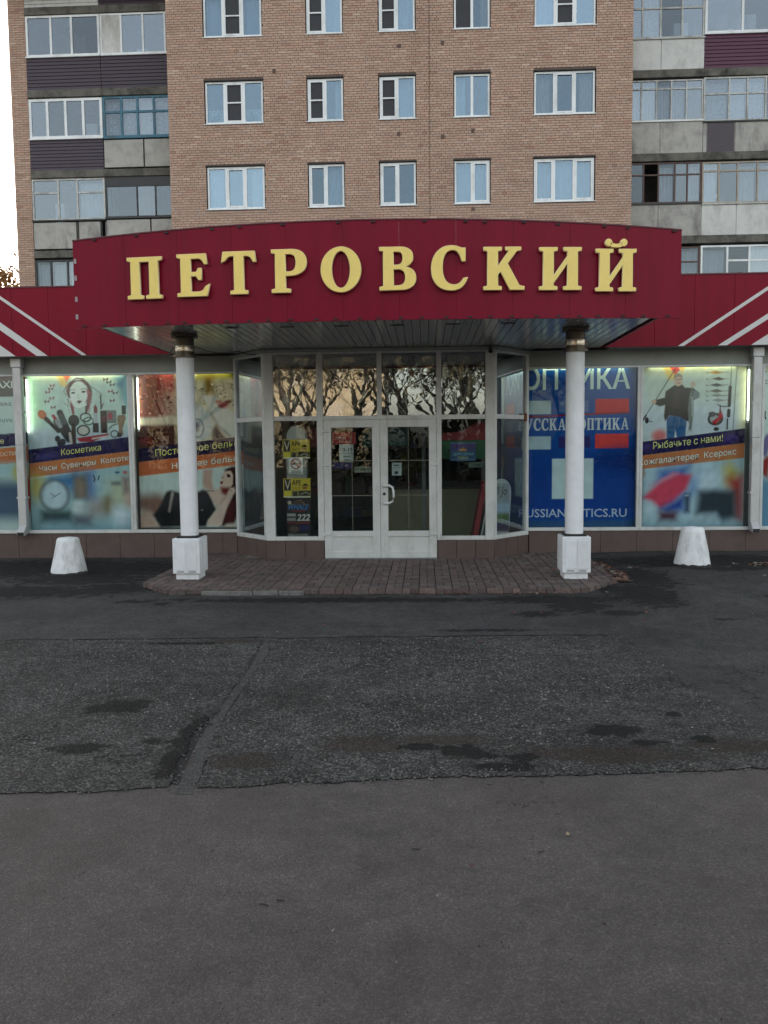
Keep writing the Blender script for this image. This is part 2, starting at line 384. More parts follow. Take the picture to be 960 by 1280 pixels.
# road boundary: line from (-2.17,4.05) to (1.78,4.46)
def road_y(x): return 4.27+0.104*x+jag(x, 3, 0.05)
def line_y(x): return 7.50+0.045*x+jag(x, 5, 0.07)
sheet('forecourt', 'court_asphalt', lambda y: -9.5, lambda y: 9.5, 3.2, 14.5, 230, 300, -0.008)
sheet('road', 'road_asphalt', lambda y: -30, lambda y: 30, -60, 0, 30, 600, 0.0,
      ylo=lambda t: -60, yhi=lambda t: road_y(-30+60*t), sinkk=0.006)
# trench between the two rough slabs: (-1.43,7.3) .. (-1.24,4.25)
def trench(y): return -1.245-0.062*(y-4.2)+0.03*math.sin(y*2.1)
def right_edge(y): return 1.98-0.075*(y-4.9)+(0.10 if y < 5.6 else 0)*max(0, 5.6-y)
def rough(name, xa, xb, s, yb_off=0.0):
    n = 260
    sheet(name, 'rough_asphalt', lambda y: xa(y)+jag(y*1.3, s, 0.10), lambda y: xb(y)+jag(y*1.3, s+1, 0.10), 0, 0, 90, n, 0.004,
          ylo=lambda t, a=xa, b=xb: road_y(a(4.2)+(b(4.2)-a(4.2))*t)-0.035+jag(t*9, s+7, 0.05)+jag(t*60, s+9, 0.03),
          yhi=lambda t, a=xa, b=xb: line_y(a(7.4)+(b(7.4)-a(7.4))*t)-0.02, sinkk=0.0033)
rough('asphalt_patch', lambda y: -9.0, lambda y: trench(y)-0.046-0.055*sstep(5.4, 4.5, y), 11)
rough('asphalt_patch', lambda y: trench(y)+0.048, right_edge, 21)
sheet('repair_strip', 'strip_asphalt', lambda y: trench(y)-0.03-0.02*sstep(6.2, 4.6, y)+jag(y*2, 31, 0.03), lambda y: trench(y)+0.046+jag(y*2, 33, 0.03), 4.02, 7.42, 60, 6, -0.004)
sheet('upper_forecourt', 'court_asphalt', lambda y: -12, lambda y: 1.62, 7.5, 9.9, 24, 200, 0.002, ylo=lambda t: line_y(-12+13.62*t)+0.016+jag(t*30, 9, 0.03), yhi=lambda t: 9.95, sinkk=0.004)
sheet('soil_seam', 'soil_crack', lambda y: trench(y)-0.14+jag(y*1.5, 44, 0.05), lambda y: trench(y)-0.02, 4.02, 5.4, 50, 4, -0.0065)
# ------------------------------------------------------------------ entrance platform
ZP = 0.06
poly = [(-3.52,10.20),(-3.04,9.64),(1.86,9.70),(2.38,10.33),(2.40,13.2),(-3.52,13.2)]
pb = MB(); pb.prism([(x*0.998, y+0.012 if y < 13 else y) for x, y in poly], -0.10, ZP-0.050)
plat = struct(pb.build('entrance_platform', 'platform_base'))
def clip(pl, cl):
    out = pl
    for i in range(len(cl)):
        a, b = cl[i], cl[(i+1) % len(cl)]; inp, out = out, []
        side = lambda p: (b[0]-a[0])*(p[1]-a[1])-(b[1]-a[1])*(p[0]-a[0])
        for k in range(len(inp)):
            p, q = inp[k], inp[(k+1) % len(inp)]; sp, sq = side(p), side(q)
            if sp >= 0: out.append(p)
            if sp*sq < 0:
                t = sp/(sp-sq); out.append((p[0]+(q[0]-p[0])*t, p[1]+(q[1]-p[1])*t))
        if not out: return []
    return out
pavers = []
S = 0.196; g = 0.004
for j in range(22):
    for i in range(34):
        x0 = -3.8+i*S; y0 = 9.36+j*S
        cells = [(x0, y0, x0+S/2, y0+S), (x0+S/2, y0, x0+S, y0+S)] if (i+j) % 2 else [(x0, y0, x0+S, y0+S/2), (x0, y0+S/2, x0+S, y0+S)]
        for (a, b, c, d) in cells:
            r = clip([(a+g, b+g), (c-g, b+g), (c-g, d-g), (a+g, d-g)], poly)
            if len(r) >= 3:
                ar = abs(sum(r[k][0]*r[(k+1) % len(r)][1]-r[(k+1) % len(r)][0]*r[k][1] for k in range(len(r))))/2
                if ar > 0.0012: pavers.append(r)
pavers.sort(key=lambda r: sum(p[1] for p in r)/len(r))
def pcol():
    k = random.uniform(0.65, 1.15); h = random.random()
    return (0.122*k*(1+0.16*h), 0.096*k, 0.087*k)
def add_paver(mb, r):
    z = ZP+random.uniform(-0.004, 0.003); c = pcol()
    cx = sum(p[0] for p in r)/len(r); cy = sum(p[1] for p in r)/len(r)
    rin = [(cx+(p[0]-cx)*0.955, cy+(p[1]-cy)*0.955) for p in r]; n = len(r)
    V = [(p[0], p[1], z-0.055) for p in r]+[(p[0], p[1], z-0.005) for p in r]+[(p[0], p[1], z) for p in rin]
    F = [(i, (i+1) % n, n+(i+1) % n, n+i) for i in range(n)]+[(n+i, n+(i+1) % n, 2*n+(i+1) % n, 2*n+i) for i in range(n)]+[tuple(range(2*n, 3*n))]
    mb.raw(V, F, 0, c)
rest = MB()
for k, r in enumerate(pavers):
    if k < 300:
        mb = MB(); add_paver(mb, r); mb.build('paver', 'paver', plat)
    else: add_paver(rest, r)
stuff(rest.build('far_pavers', 'paver', plat))
# broken concrete edging along the front, left half
x = -2.62; segs = [(-2.62, -2.02), (-2.012, -1.72), (-1.712, -1.42)]
for a, b in segs:
    mb = MB(); n = 14; y = lambda t: 9.62+0.012*(t+3)
    top = []; bot = []
    pts = [(a+(b-a)*i/n, 9.585+0.012*(a+3)+random.uniform(-.010, .012)) for i in range(n+1)]
    back = [(b, y(b)+0.012), (a, y(a)+0.012)]
    mb.prism(pts+back, -0.03, ZP-0.008+random.uniform(-.004, .004)); mb.build('edging_slab', 'kerb_concrete', plat, bevel=0.006)

# ------------------------------------------------------------------ shop building
YW, ZS = 13.12, 3.15
shop = thing('shop_building', 'single-storey shop with dark red striped fascia and poster windows around a glazed entrance bay', 'shop', (-0.66, 13.1, 0))
XC = -0.66
XL, XR = -9.5, 8.6
mb = MB()
mb.box(XL, XR, 13.42, 24.0, -0.05, 3.15, skip='f')
# back wall of the display windows, open behind the entrance bay
mb.box(XL, -2.86, 13.36, 13.42, 0.0, 3.15); mb.box(1.55, XR, 13.36, 13.42, 0.0, 3.15)
mb.build('wall', 'room_wall', shop)
mb = MB(); mb.box(XL, XR, 12.82, 24.0, 3.172, 4.15); mb.build('roof', 'grey_paint', shop)
# eaves soffit slats
mb = MB(); mb.box(XL, XR, 12.76, 13.42, 3.166, 3.1705); mb.build('eaves_board', 'clip_dark', shop)
def slat_mesh(w, l, t=0.012):
    m = MB(); m.box(0, w, 0, l, -t, 0); m2 = m.mesh('slat', 'soffit_metal'); return m2
sm = slat_mesh(0.094, 0.64)
k = 0; xx = XL
while xx < XR-0.1:
    if -7.0 < xx < -3.9 or 2.7 < xx < 5.6: inst('soffit_slat', sm, shop, (xx-wloc(shop).x, 12.77-13.1, 3.164))
    xx += 0.104
# plinth with tiles (left and right of the bay)
mb = MB(); mb.box(XL, -2.96, 13.10, 13.36, -0.05, 0.388); mb.box(1.60, XR, 13.10, 13.36, -0.05, 0.388); mb.build('plinth', 'plinth_joint', shop)
def tiles(x0, x1, w):
    x = x0
    while x < x1-0.02:
        b = min(x+w, x1); m = MB(); m.box(x+0.002, b-0.002, 13.07+random.uniform(-.001, .001), 13.10, -0.05, 0.385)
        m.build('plinth_tile', 'plinth_tile', shop, bevel=0.002); x += w
tiles(-7.6, -2.97, 0.55); tiles(1.61, 6.4, 0.55)
# header above the display windows
for xa, xb in ((XL, -2.9), (1.6, XR)):
    mb = MB(); mb.box(xa, xb, 13.09, 13.36, 2.905, 3.152); mb.build('window_header', 'header_panel', shop)
# display windows
def display_window(x0, x1):
    m = MB(); y0, y1 = 13.06, 13.14
    m.box(x0, x1, y0-0.012, y1, 0.388, 0.438); m.box(x0, x1, y0, y1, 2.875, 2.904)
    m.box(x0, x0+0.042, y0, y1, 0.438, 2.875); m.box(x1-0.042, x1, y0, y1, 0.438, 2.875)
    f = m.build('shop_window', 'shop_upvc', shop, bevel=0.004)
    p = MB(); p.box(x0+0.042, x1-0.042, 13.10, 13.106, 0.438, 2.875); p.build('pane', 'poster_glass', f)
    d = MB(); d.box(x0+0.003, x1-0.003, 13.340, 13.358, 0.389, 2.903); d.build('back_panel', 'grey_paint', f)
    return f
for a, b in ((-8.2, -6.44), (-6.438, -4.615), (-4.613, -2.92), (1.545, 3.285), (3.287, 5.10), (5.102, 6.9)): display_window(a, b)
# fluorescent tubes inside the display windows
def tube(p, q):
    m = MB(); m.tube([p, q], 0.013, 10); m.build('light_tube', 'tube_light', shop, smooth=True)
    e = MB()
    for c, d in ((p, q), (q, p)):
        dv = (Vector(d)-Vector(c)).normalized(); e.tube([Vector(c)-dv*0.03, Vector(c)+dv*0.01], 0.0145, 10)
    e.build('tube_socket', 'upvc', shop)
for a, b in ((-6.30, -4.75), (-4.40, -3.05), (1.75, 3.15), (3.45, 4.75)): tube((a, 13.135, 2.892), (b, 13.135, 2.892))
tube((-6.30, 13.15, 1.98), (-6.30, 13.15, 2.84)); tube((-4.515, 13.15, 2.02), (-4.515, 13.15, 2.84)); tube((4.93, 13.15, 2.05), (4.93, 13.15, 2.84))
# wall fascia panels (dark red, white diagonal stripes)
YF = 12.75
mb = MB(); mb.box(XL, XR, YF+0.03, 12.82, 3.155, 4.17); mb.build('fascia_backing', 'red_trim', shop)
def stripe_poly(p0, p1, w0, w1):    # lower edge p0->p1, vertical-ish width
    return [p0, p1, (p1[0]+w1[0], p1[1]+w1[1]), (p0[0]+w0[0], p0[1]+w0[1])]
def fascia(xs):
    for a, b in zip(xs[:-1], xs[1:]):
        m = MB(); m.box(a+0.0015, b-0.0015, YF, YF+0.03, 3.15, 4.18); m.build('fascia_panel', 'wall_red_panel', shop, bevel=0.002)
fascia([-8.6+0.575*i for i in range(10)]); fascia([2.25+0.575*i for i in range(9)])
mb = MB(); mb.box(XL, XR, YF-0.012, YF+0.05, 4.181, 4.20); mb.build('fascia_cap', 'red_trim', shop)
def stripe(quad):
    m = MB(); m.xprism(quad, YF-0.003, YF-0.0005); m.build('stripe', 'white_stripe', shop)
def para(x_bot, w, x_top, zb=3.152, zt=4.178):
    return [(x_bot, zb), (x_bot+w, zb), (x_top+w, zt), (x_top, zt)]
stripe(para(-5.225, 0.075, -6.70)); stripe(para(-5.93, 0.17, -7.36)); stripe(para(-6.60, 0.34, -8.02))
stripe(para(3.74, 0.085, 5.30)); stripe(para(4.32, 0.13, 5.94)); stripe(para(4.80, 0.30, 6.42))

# ------------------------------------------------------------------ entrance bay (part of the shop)
YB = 12.36
FL, FR, EL, ER = -2.37, 1.02, -2.97, 1.60           # front corners, back ends
# low tiled wall under the glazing
def bay_wall(a, b, skip=None):
    m = MB(); m.obox(a, b, 0.16, -0.02, 0.33, off=0.10); m.build('bay_plinth', 'plinth_joint', shop)
    d = Vector((b[0]-a[0], b[1]-a[1], 0)); L = d.length; n = max(1, round(L/0.33)); 
    for i in range(n):
        t0, t1 = (i+0.012)/n, (i+0.988)/n
        m = MB(); m.obox((a[0]+d.x*t0, a[1]+d.y*t0), (a[0]+d.x*t1, a[1]+d.y*t1), 0.022, 0.055, 0.328, off=0.011); m.build('plinth_tile', 'plinth_tile', shop, bevel=0.002)
bay_wall((FL, YB), (-1.50, YB)); bay_wall((0.185, YB), (FR, YB)); bay_wall((EL, 13.08), (FL-0.004, YB+0.004)); bay_wall((FR+0.004, YB+0.004), (ER, 13.08))
# posts and rails
def rail(a, b, z0, z1, w=0.07, nm='bay_frame', off=0.035, mtl='shop_upvc'):
    m = MB(); m.obox(a, b, w, z0, z1, off=off); return m.build(nm, mtl, shop, bevel=0.004)
def post(x0, x1, y0, y1, z0, z1): m = MB(); m.box(x0, x1, y0, y1, z0, z1); return m.build('bay_post', 'shop_upvc', shop, bevel=0.004)
ZT = 3.146
post(-2.362, -2.228, YB-0.006, YB+0.085, 0.332, ZT); post(0.886, 1.012, YB-0.006, YB+0.085, 0.332, ZT)
post(-1.585, -1.495, YB-0.004, YB+0.08, 0.332, ZT); post(0.175, 0.246, YB-0.004, YB+0.08, 0.332, ZT)
post(-0.695, -0.625, YB, YB+0.075, 2.172, 3.076)
for a, b in ((-2.227, -1.586), (0.247, 0.885)):
    rail((a, YB), (b, YB), 0.332, 0.392); rail((a, YB), (b, YB), 2.105, 2.172); rail((a, YB), (b, YB), 3.077, ZT)
rail((-1.494, YB), (0.174, YB), 2.115, 2.171); rail((-1.494, YB), (0.174, YB), 3.077, ZT)
# ledge under glazing
def pane(a, b, z0, z1, mtl, off=0.035):
    m = MB(); m.obox(a, b, 0.006, z0, z1, off=off); return m.build('pane', mtl, shop)
for a, b in ((-2.227, -1.586), (0.247, 0.885)):
    pane((a, YB), (b, YB), 0.392, 2.105, 'shop_glass'); pane((a, YB), (b, YB), 2.172, 3.077, 'film_glass')
pane((-1.494, YB), (-0.696, YB), 2.172, 3.077, 'film_glass'); pane((-0.624, YB), (0.174, YB), 2.172, 3.077, 'film_glass')
# crumpled reflective film hung behind the upper panes
def foil(x0, x1, seed):
    rn = random.Random(seed); nx, nz = 46, 40; z0, z1 = 2.175, 3.05; w = x1-x0; V = []
    ph = [rn.uniform(0, 6.28) for _ in range(8)]; fr = [rn.uniform(.8, 1.3) for _ in range(8)]
    for j in range(nz+1):
        v = j/nz
        for i in range(nx+1):
            u = i/nx
            sx = abs(u-0.5)*2; low = (1-v)**1.2
            # folds fanning from the upper corners towards the middle of the lower edge
            ang = math.atan2(v+0.12, abs(u-0.5)+0.06)
            f = 0.020*low*math.sin(ang*15*fr[0]+ph[0]+(1.7 if u > .5 else 0))+0.010*low*math.sin(ang*31*fr[1]+ph[1])+0.006*math.sin(u*9*fr[2]+v*4+ph[2])+0.004*math.sin(v*13*fr[3]-u*7+ph[3])
            V.append((x0+w*u, YB+0.10+0.03*(1-sx)*low+f, z0+(z1-z0)*v))
    m = MB(); m.raw(V, [(j*(nx+1)+i, j*(nx+1)+i+1, (j+1)*(nx+1)+i+1, (j+1)*(nx+1)+i) for j in range(nz) for i in range(nx)])
    o = m.build('film_sheet', 'foil', shop, smooth=True); so_ = o.modifiers.new('solid', 'SOLIDIFY'); so_.thickness = 0.001
for a, b, sd_ in ((-2.225, -1.588, 1), (-1.49, -0.70, 2), (-0.62, 0.17, 3), (0.249, 0.883, 4)): foil(a, b, sd_)
# slanted sides
def slant(a, b):
    d = Vector((b[0]-a[0], b[1]-a[1], 0)); L = d.length; d /= L
    P = lambda s: (a[0]+d.x*s, a[1]+d.y*s)
    w = 0.065
    for s0, s1 in ((0.0, w), (L-w, L)): rail(P(s0), P(s1), 0.332, ZT, 0.075, 'bay_post')
    for z0, z1 in ((0.332, 0.395), (2.108, 2.175), (3.07, ZT)): rail(P(w+0.001), P(L-w-0.001), z0, z1, 0.07)
    pane(P(w), P(L-w), 0.395, 2.108, 'shop_glass'); pane(P(w), P(L-w), 2.175, 3.07, 'side_glass')
slant((EL, 13.07), (FL+0.005, YB+0.012)); slant((FR-0.005, YB+0.012), (ER, 13.07))
# round corner covers
# gutter-like moulding above the bay
for a, b in (((EL-0.03, 13.07), (FL-0.02, YB-0.03)), ((FL-0.02, YB-0.033), (FR+0.02, YB-0.033)), ((FR+0.02, YB-0.03), (ER+0.03, 13.07))):
    m = MB(); m.obox(a, b, 0.05, 3.098, 3.147, off=-0.0); m.build('bay_moulding', 'header_panel', shop, bevel=0.012, seg=2)

# doors
def door(x0, x1, hinge_left, handle):
    m = MB(); y0, y1 = YB+0.004, YB+0.066
    st = 0.112; zb, zt = 0.068, 2.112
    gz0, gz1 = 0.470, 2.000; pz0, pz1 = 0.165, 0.385
    m.box(x0, x0+st, y0, y1, zb, zt); m.box(x1-st, x1, y0, y1, zb, zt)
    m.box(x0+st, x1-st, y0, y1, zb, pz0); m.box(x0+st, x1-st, y0, y1, pz1, gz0); m.box(x0+st, x1-st, y0, y1, gz1, zt)
    d = m.build('door', 'shop_upvc', shop, bevel=0.004)
    p = MB(); p.box(x0+st, x1-st, y0+0.018, y1-0.015, pz0, pz1); p.build('kick_panel', 'shop_upvc', d)
    p = MB(); p.box(x0+st, x1-st, y0+0.028, y0+0.034, gz0, gz1); p.build('pane', 'shop_glass', d)
    w = x1-x0-2*st
    for z in (gz0+0.525, gz0+1.04):
        p = MB(); p.box(x0+st, x1-st, y0+0.037, y0+0.043, z-0.006, z+0.006); p.build('glazing_bar', 'tan_frame', d)
    p = MB(); p.box(x0+st+w/2-0.004, x0+st+w/2+0.004, y0+0.044, y0+0.049, gz0, gz1); p.build('glazing_bar', 'tan_frame', d)
    for z in (0.40, 1.43, 1.93):
        xh = x0 if hinge_left else x1; s = 1 if hinge_left else -1
        h = MB(); a, b = sorted((xh-s*0.02, xh+s*0.09)); h.box(a, b, y0-0.014, y0-0.001, z, z+0.045)
        a, b = sorted((xh-s*0.045, xh-s*0.015)); h.box(a, b, y0-0.024, y0-0.002, z-0.035, z+0.04); h.build('hinge', 'shop_upvc', d, bevel=0.004)
    if handle:
        h = MB(); hx = x0+0.055
        h.tube([(hx, y0, 1.145), (hx, y0-0.05, 1.145), (hx+0.075, y0-0.055, 1.145), (hx+0.125, y0-0.055, 1.115), (hx+0.14, y0-0.055, 1.05), (hx+0.14, y0-0.055, 0.98), (hx+0.125, y0-0.055, 0.91), (hx+0.075, y0-0.055, 0.885), (hx, y0-0.05, 0.885), (hx, y0, 0.885)], 0.017, 10)
        h.build('handle', 'upvc', d, smooth=True)
        h = MB(); h.tube([(hx+0.0, y0-0.012, 1.02), (hx, y0+0.001, 1.02)], 0.022, 14); h.build('lock', 'black_plastic', d)
    return d
door(-1.493, -0.660, True, False); door(-0.656, 0.173, False, True)
m = MB(); m.box(-1.49, 0.17, YB-0.05, YB+0.10, 0.0, 0.066); m.build('threshold', 'grey_paint', shop)

# interior room behind the bay
m = MB(); m.box(-2.84, 1.53, 12.50, 17.0, -0.02, 0.058); m.build('shop_floor', 'floor_tile', shop)
m = MB(); m.box(-2.96, -2.84, 13.42, 17.0, 0, 3.1); m.box(1.53, 1.65, 13.42, 17.0, 0, 3.1); m.box(-2.96, 1.65, 17.0, 17.1, 0, 3.1); m.build('inner_wall', 'room_wall', shop)
m = MB(); m.box(-2.96, 1.65, 12.5, 17.1, 3.152, 3.165); m.build('ceiling', 'room_wall', shop)
for x in (-1.75, -0.05, 0.95):
    m = MB(); m.box(x, x+0.06, 14.2, 14.26, 0.06, 3.1); m.build('vestibule_post', 'grey_paint', shop)
m = MB(); m.box(-1.69, -0.05, 14.2, 14.26, 2.1, 2.2); m.build('vestibule_rail', 'grey_paint', shop)

# ------------------------------------------------------------------ canopy
can = thing('entrance_canopy', 'dark red curved canopy on two white columns above the shop entrance', 'canopy', (-0.55, 11, 3.1))
CX, CH = -0.585, 3.455
def arc_y(x): return 9.47+0.235*((x-CX)/CH)**2
def top_z(x): return 4.205-0.115*((x-CX)/CH)**2-0.012*x/3
npan = 11
for i in range(npan):
    a = CX-CH+2*CH*i/npan+0.0012; b = CX-CH+2*CH*(i+1)/npan-0.0012
    m = MB(); n = 4; V = []; F = []
    for j in range(n+1):
        x = a+(b-a)*j/n
        V += [(x, arc_y(x), ZS-0.03), (x, arc_y(x), top_z(x)), (x, arc_y(x)+0.03, top_z(x)), (x, arc_y(x)+0.03, ZS-0.03)]
    for j in range(n):
        o = 4*j
        for k in range(4): F.append((o+k, o+4+k, o+4+(k+1) % 4, o+(k+1) % 4))
    F += [(0, 1, 2, 3), (4*n+3, 4*n+2, 4*n+1, 4*n)]
    m.raw(V, F); m.build('fascia_panel', 'red_panel', can)
# sides, top
for xs in (-3.835, 2.655):
    m = MB(); m.box(xs, xs+0.03, arc_y(xs)+0.036, 12.745, ZS+0.001, 4.04); m.build('side_panel', 'red_panel', can)
m = MB(); m.box(-3.80, 2.65, 9.78, 12.74, 3.95, 4.0); m.build('canopy_roof', 'grey_paint', can)
# top cap
m = MB(); V = []; F = []; n = 40
for j in range(n+1):
    x = CX-CH+2*CH*j/n; y = arc_y(x); z = top_z(x)
    V += [(x, y-0.010, z+0.001), (x, y-0.010, z+0.014), (x, y+0.05, z+0.014), (x, y+0.05, z+0.001)]
for j in range(n):
    o = 4*j
    for k in range(4): F.append((o+k, o+4+k, o+4+(k+1) % 4, o+(k+1) % 4))
F += [(0, 1, 2, 3), (4*n+3, 4*n+2, 4*n+1, 4*n)]
m.raw(V, F); m.build('top_cap', 'red_trim', can)
# clips
cm = MB(); cm.box(-0.022, 0.022, -0.012, 0.0, -0.009, 0.009); cme = cm.mesh('clip', 'clip_dark')
x = CX-CH+0.12
while x < CX+CH-0.05:
    inst('clip', cme, can, (x-can.location.x+random.uniform(-.03, .03), arc_y(x)-0.001-11, ZS-0.008-3.1)); 
    x += 0.245
x = CX-CH+0.3
while x < CX+CH-0.05:
    inst('clip', cme, can, (x-can.location.x+random.uniform(-.09, .09), arc_y(x)-0.0105-11, top_z(x)-0.02-3.1)); x += random.uniform(0.28, 0.55)
cm = MB(); cm.box(-0.014, 0.014, -0.008, 0.0, -0.028, 0.028); cg = cm.mesh('edge_clip', 'clip_grey')
for z in (3.25, 3.45, 3.69, 3.88): inst('edge_clip', cg, can, (CX-CH+0.025-can.location.x, arc_y(CX-CH)-0.001-11, z-3.1))
# soffit slats running front to back
x = -3.80; k = 0
while x < 2.56:
    yf = arc_y(x+0.05)+0.04
    m = MB(); z = ZS+random.uniform(-0.0015, 0.0015)
    m.box(x, x+0.0955, yf, 12.74, z, z+0.012); m.build('soffit_slat', 'soffit_metal', can, bevel=0.003)
    x += 0.1015
m = MB(); m.box(-3.80, 2.65, 9.75, 12.74, ZS+0.022, ZS+0.03); m.build('soffit_backing', 'clip_dark', can)
for x, y in ((-2.28, 10.02), (-1.62, 10.03), (-0.97, 10.03), (-0.32, 10.03), (0.34, 10.03), (0.98, 10.03)):
    m = MB(); m.tube([(x, y, ZS-0.006), (x, y, ZS-0.001)], 0.07, 20); d = m.build('downlight', 'soffit_metal', can)
    m = MB(); m.box(x-0.085, x+0.085, y-0.022, y+0.022, ZS-0.014, ZS-0.0065); m.build('slot', 'clip_dark', d)

# ------------------------------------------------------------------ columns
def column(x, y, label):
    t = thing('canopy_column', label, 'column', (x, y, ZP), 'columns holding the canopy')
    m = MB(); m.lathe(x, y, [(0.113, 0.60), (0.113, 2.86)], 40); o = m.build('shaft', 'column_paint', t); smooth_by_angle(o)
    m = MB(); m.lathe(x, y, [(0.155, 2.855), (0.155, 2.885), (0.120, 2.89), (0.120, 2.93)], 36); smooth_by_angle(m.build('collar', 'capital_metal', t))
    m = MB(); m.lathe(x, y, [(0.122, 2.93), (0.124, 2.95), (0.124, 2.985), (0.122, 3.0)], 36); smooth_by_angle(m.build('capital_band', 'capital_band', t))
    m = MB(); m.lathe(x, y, [(0.118, 3.0), (0.118, 3.10), (0.165, 3.105), (0.165, 3.146)], 36); smooth_by_angle(m.build('capital', 'capital_metal', t))
    m = MB(); m.box(x-0.145, x+0.145, y-0.16, y+0.16, ZP-0.01, ZP+0.075); m.build('pedestal_foot', 'column_paint', t, bevel=0.006)
    m = MB(); m.box(x-0.175, x+0.175, y-0.195, y+0.195, ZP+0.076, 0.585); m.box(x-0.135, x+0.135, y-0.15, y+0.15, 0.584, 0.612, 1)
    p = m.build('pedestal', ['column_paint', 'clip_dark'], t, bevel=0.012, seg=2)
    for s in (-1, 1):       # raised facing strips on the four faces
        m = MB(); m.box(x+s*0.075-0.062, x+s*0.075+0.062, y-0.203, y-0.1955, ZP+0.125, 0.545); m.build('facing_strip', 'column_paint', p, bevel=0.003)
        m = MB(); m.box(x+s*0.075-0.045, x+s*0.075+0.045, y-0.2005, y-0.1945, ZP+0.098, ZP+0.110); m.build('slot', 'grey_paint', p)
        for sx in (-1, 1):
            m = MB(); xa, xb = sorted((x+sx*0.1755, x+sx*0.183)); m.box(xa, xb, y+s*0.08-0.062, y+s*0.08+0.062, ZP+0.125, 0.545); m.build('facing_strip', 'column_paint', p, bevel=0.003)
    return t
column(-3.015, 10.58, 'white round column on a white pedestal in front of the bed linen and lingerie poster')
column(1.862, 10.58, 'white round column on a white pedestal in front of the blue optician poster')

# ------------------------------------------------------------------ concrete bollards
def bollard(x, y, label, seed, r0, r1, h):
    z0 = gz(x, y)
    wob = lambda a, z: 0.02*math.sin(3*a+seed)+0.012*math.sin(7*a+z*20+seed)
    prof = [(r0*0.99, z0-0.02), (r0, z0+0.028), (r0*0.985, z0+0.05), (r0+(r1-r0)*0.45, z0+h*0.45), (r1*1.04, z0+h*0.86), (r1*1.0, z0+h*0.94), (r1*0.88, z0+h*0.985), (r1*0.5, z0+h), (0.01, z0+h)]
    m = MB(); m.lathe(x, y, prof, 40, wob=wob)
    o = m.build('bollard', 'bollard_paint', loc=(x, y, z0), smooth=True); tag(o, label, 'bollard', 'painted concrete bollards before the shop')
    m = MB(); n = 40
    R = []
    for a in range(n*2):
        aa = math.pi*a/n; hh = 0.018+0.03*max(0, jag(2+3*math.cos(aa), seed, 1)+jag(7+3*math.sin(aa)*2, seed+3, 1)+0.25); rr_ = r0*(1.012+wob(aa, z0)); R.append([(x+rr_*1.02*math.cos(aa), y+rr_*1.02*math.sin(aa), z0-0.02), (x+rr_*math.cos(aa), y+rr_*math.sin(aa), z0+hh), (x+rr_*0.9*math.cos(aa), y+rr_*0.9*math.sin(aa), z0+hh)])
    m.raw([p for r in R for p in r], [(3*i+k, 3*((i+1) % (2*n))+k, 3*((i+1) % (2*n))+k+1, 3*i+k+1) for i in range(2*n) for k in (0, 1)]); m.build('chipped_rim', 'bollard_base', o, smooth=True)
bollard(-4.98, 11.42, 'white painted concrete bollard in front of the cosmetics poster', 1.0, 0.242, 0.150, 0.50)
bollard(3.62, 11.52, 'white painted concrete bollard in front of the fishing poster', 4.0, 0.236, 0.150, 0.52)

# ------------------------------------------------------------------ downpipes
def downpipe(x, label):
    t = thing('downpipe', label, 'downpipe', (x, 13.0, 0), 'grey downpipes on the shop front')
    m = MB(); m.box(x-0.062, x+0.062, 12.945, 13.045, 0.52, 1.80); m.build('pipe', 'pipe_metal', t, bevel=0.012, seg=2)
    m = MB(); m.box(x-0.067, x+0.067, 12.940, 13.047, 1.79, 3.05); m.build('pipe', 'pipe_metal', t, bevel=0.012, seg=2)
    m = MB(); m.box(x-0.085, x+0.085, 12.92, 13.055, 3.0, 3.146); m.build('outlet_box', 'pipe_metal', t, bevel=0.01)
    m = MB(); P = [(12.945, 0.53), (13.045, 0.53), (12.99, 0.39), (12.86, 0.36), (12.85, 0.43)]
    V = [(x-0.06, p[0], p[1]) for p in P]+[(x+0.06, p[0], p[1]) for p in P]
    m.raw(V, [(0, 1, 2, 3, 4), (9, 8, 7, 6, 5)]+[((i+1) % 5, i, 5+i, 5+(i+1) % 5) for i in range(5)]); s = m.build('shoe', 'pipe_metal', t, bevel=0.008)
    m = MB(); m.box(x-0.05, x+0.05, 12.851, 12.859, 0.368, 0.425); o = m.build('shoe_mouth', 'clip_dark', s); 
    for z in (0.95, 2.3):
        m = MB(); m.box(x-0.078, x+0.078, 12.936, 13.052, z, z+0.03); m.build('bracket', 'pipe_metal', t)
downpipe(-6.36, 'square grey downpipe left of the cosmetics poster window'); downpipe(4.985, 'square grey downpipe right of the fishing poster window')

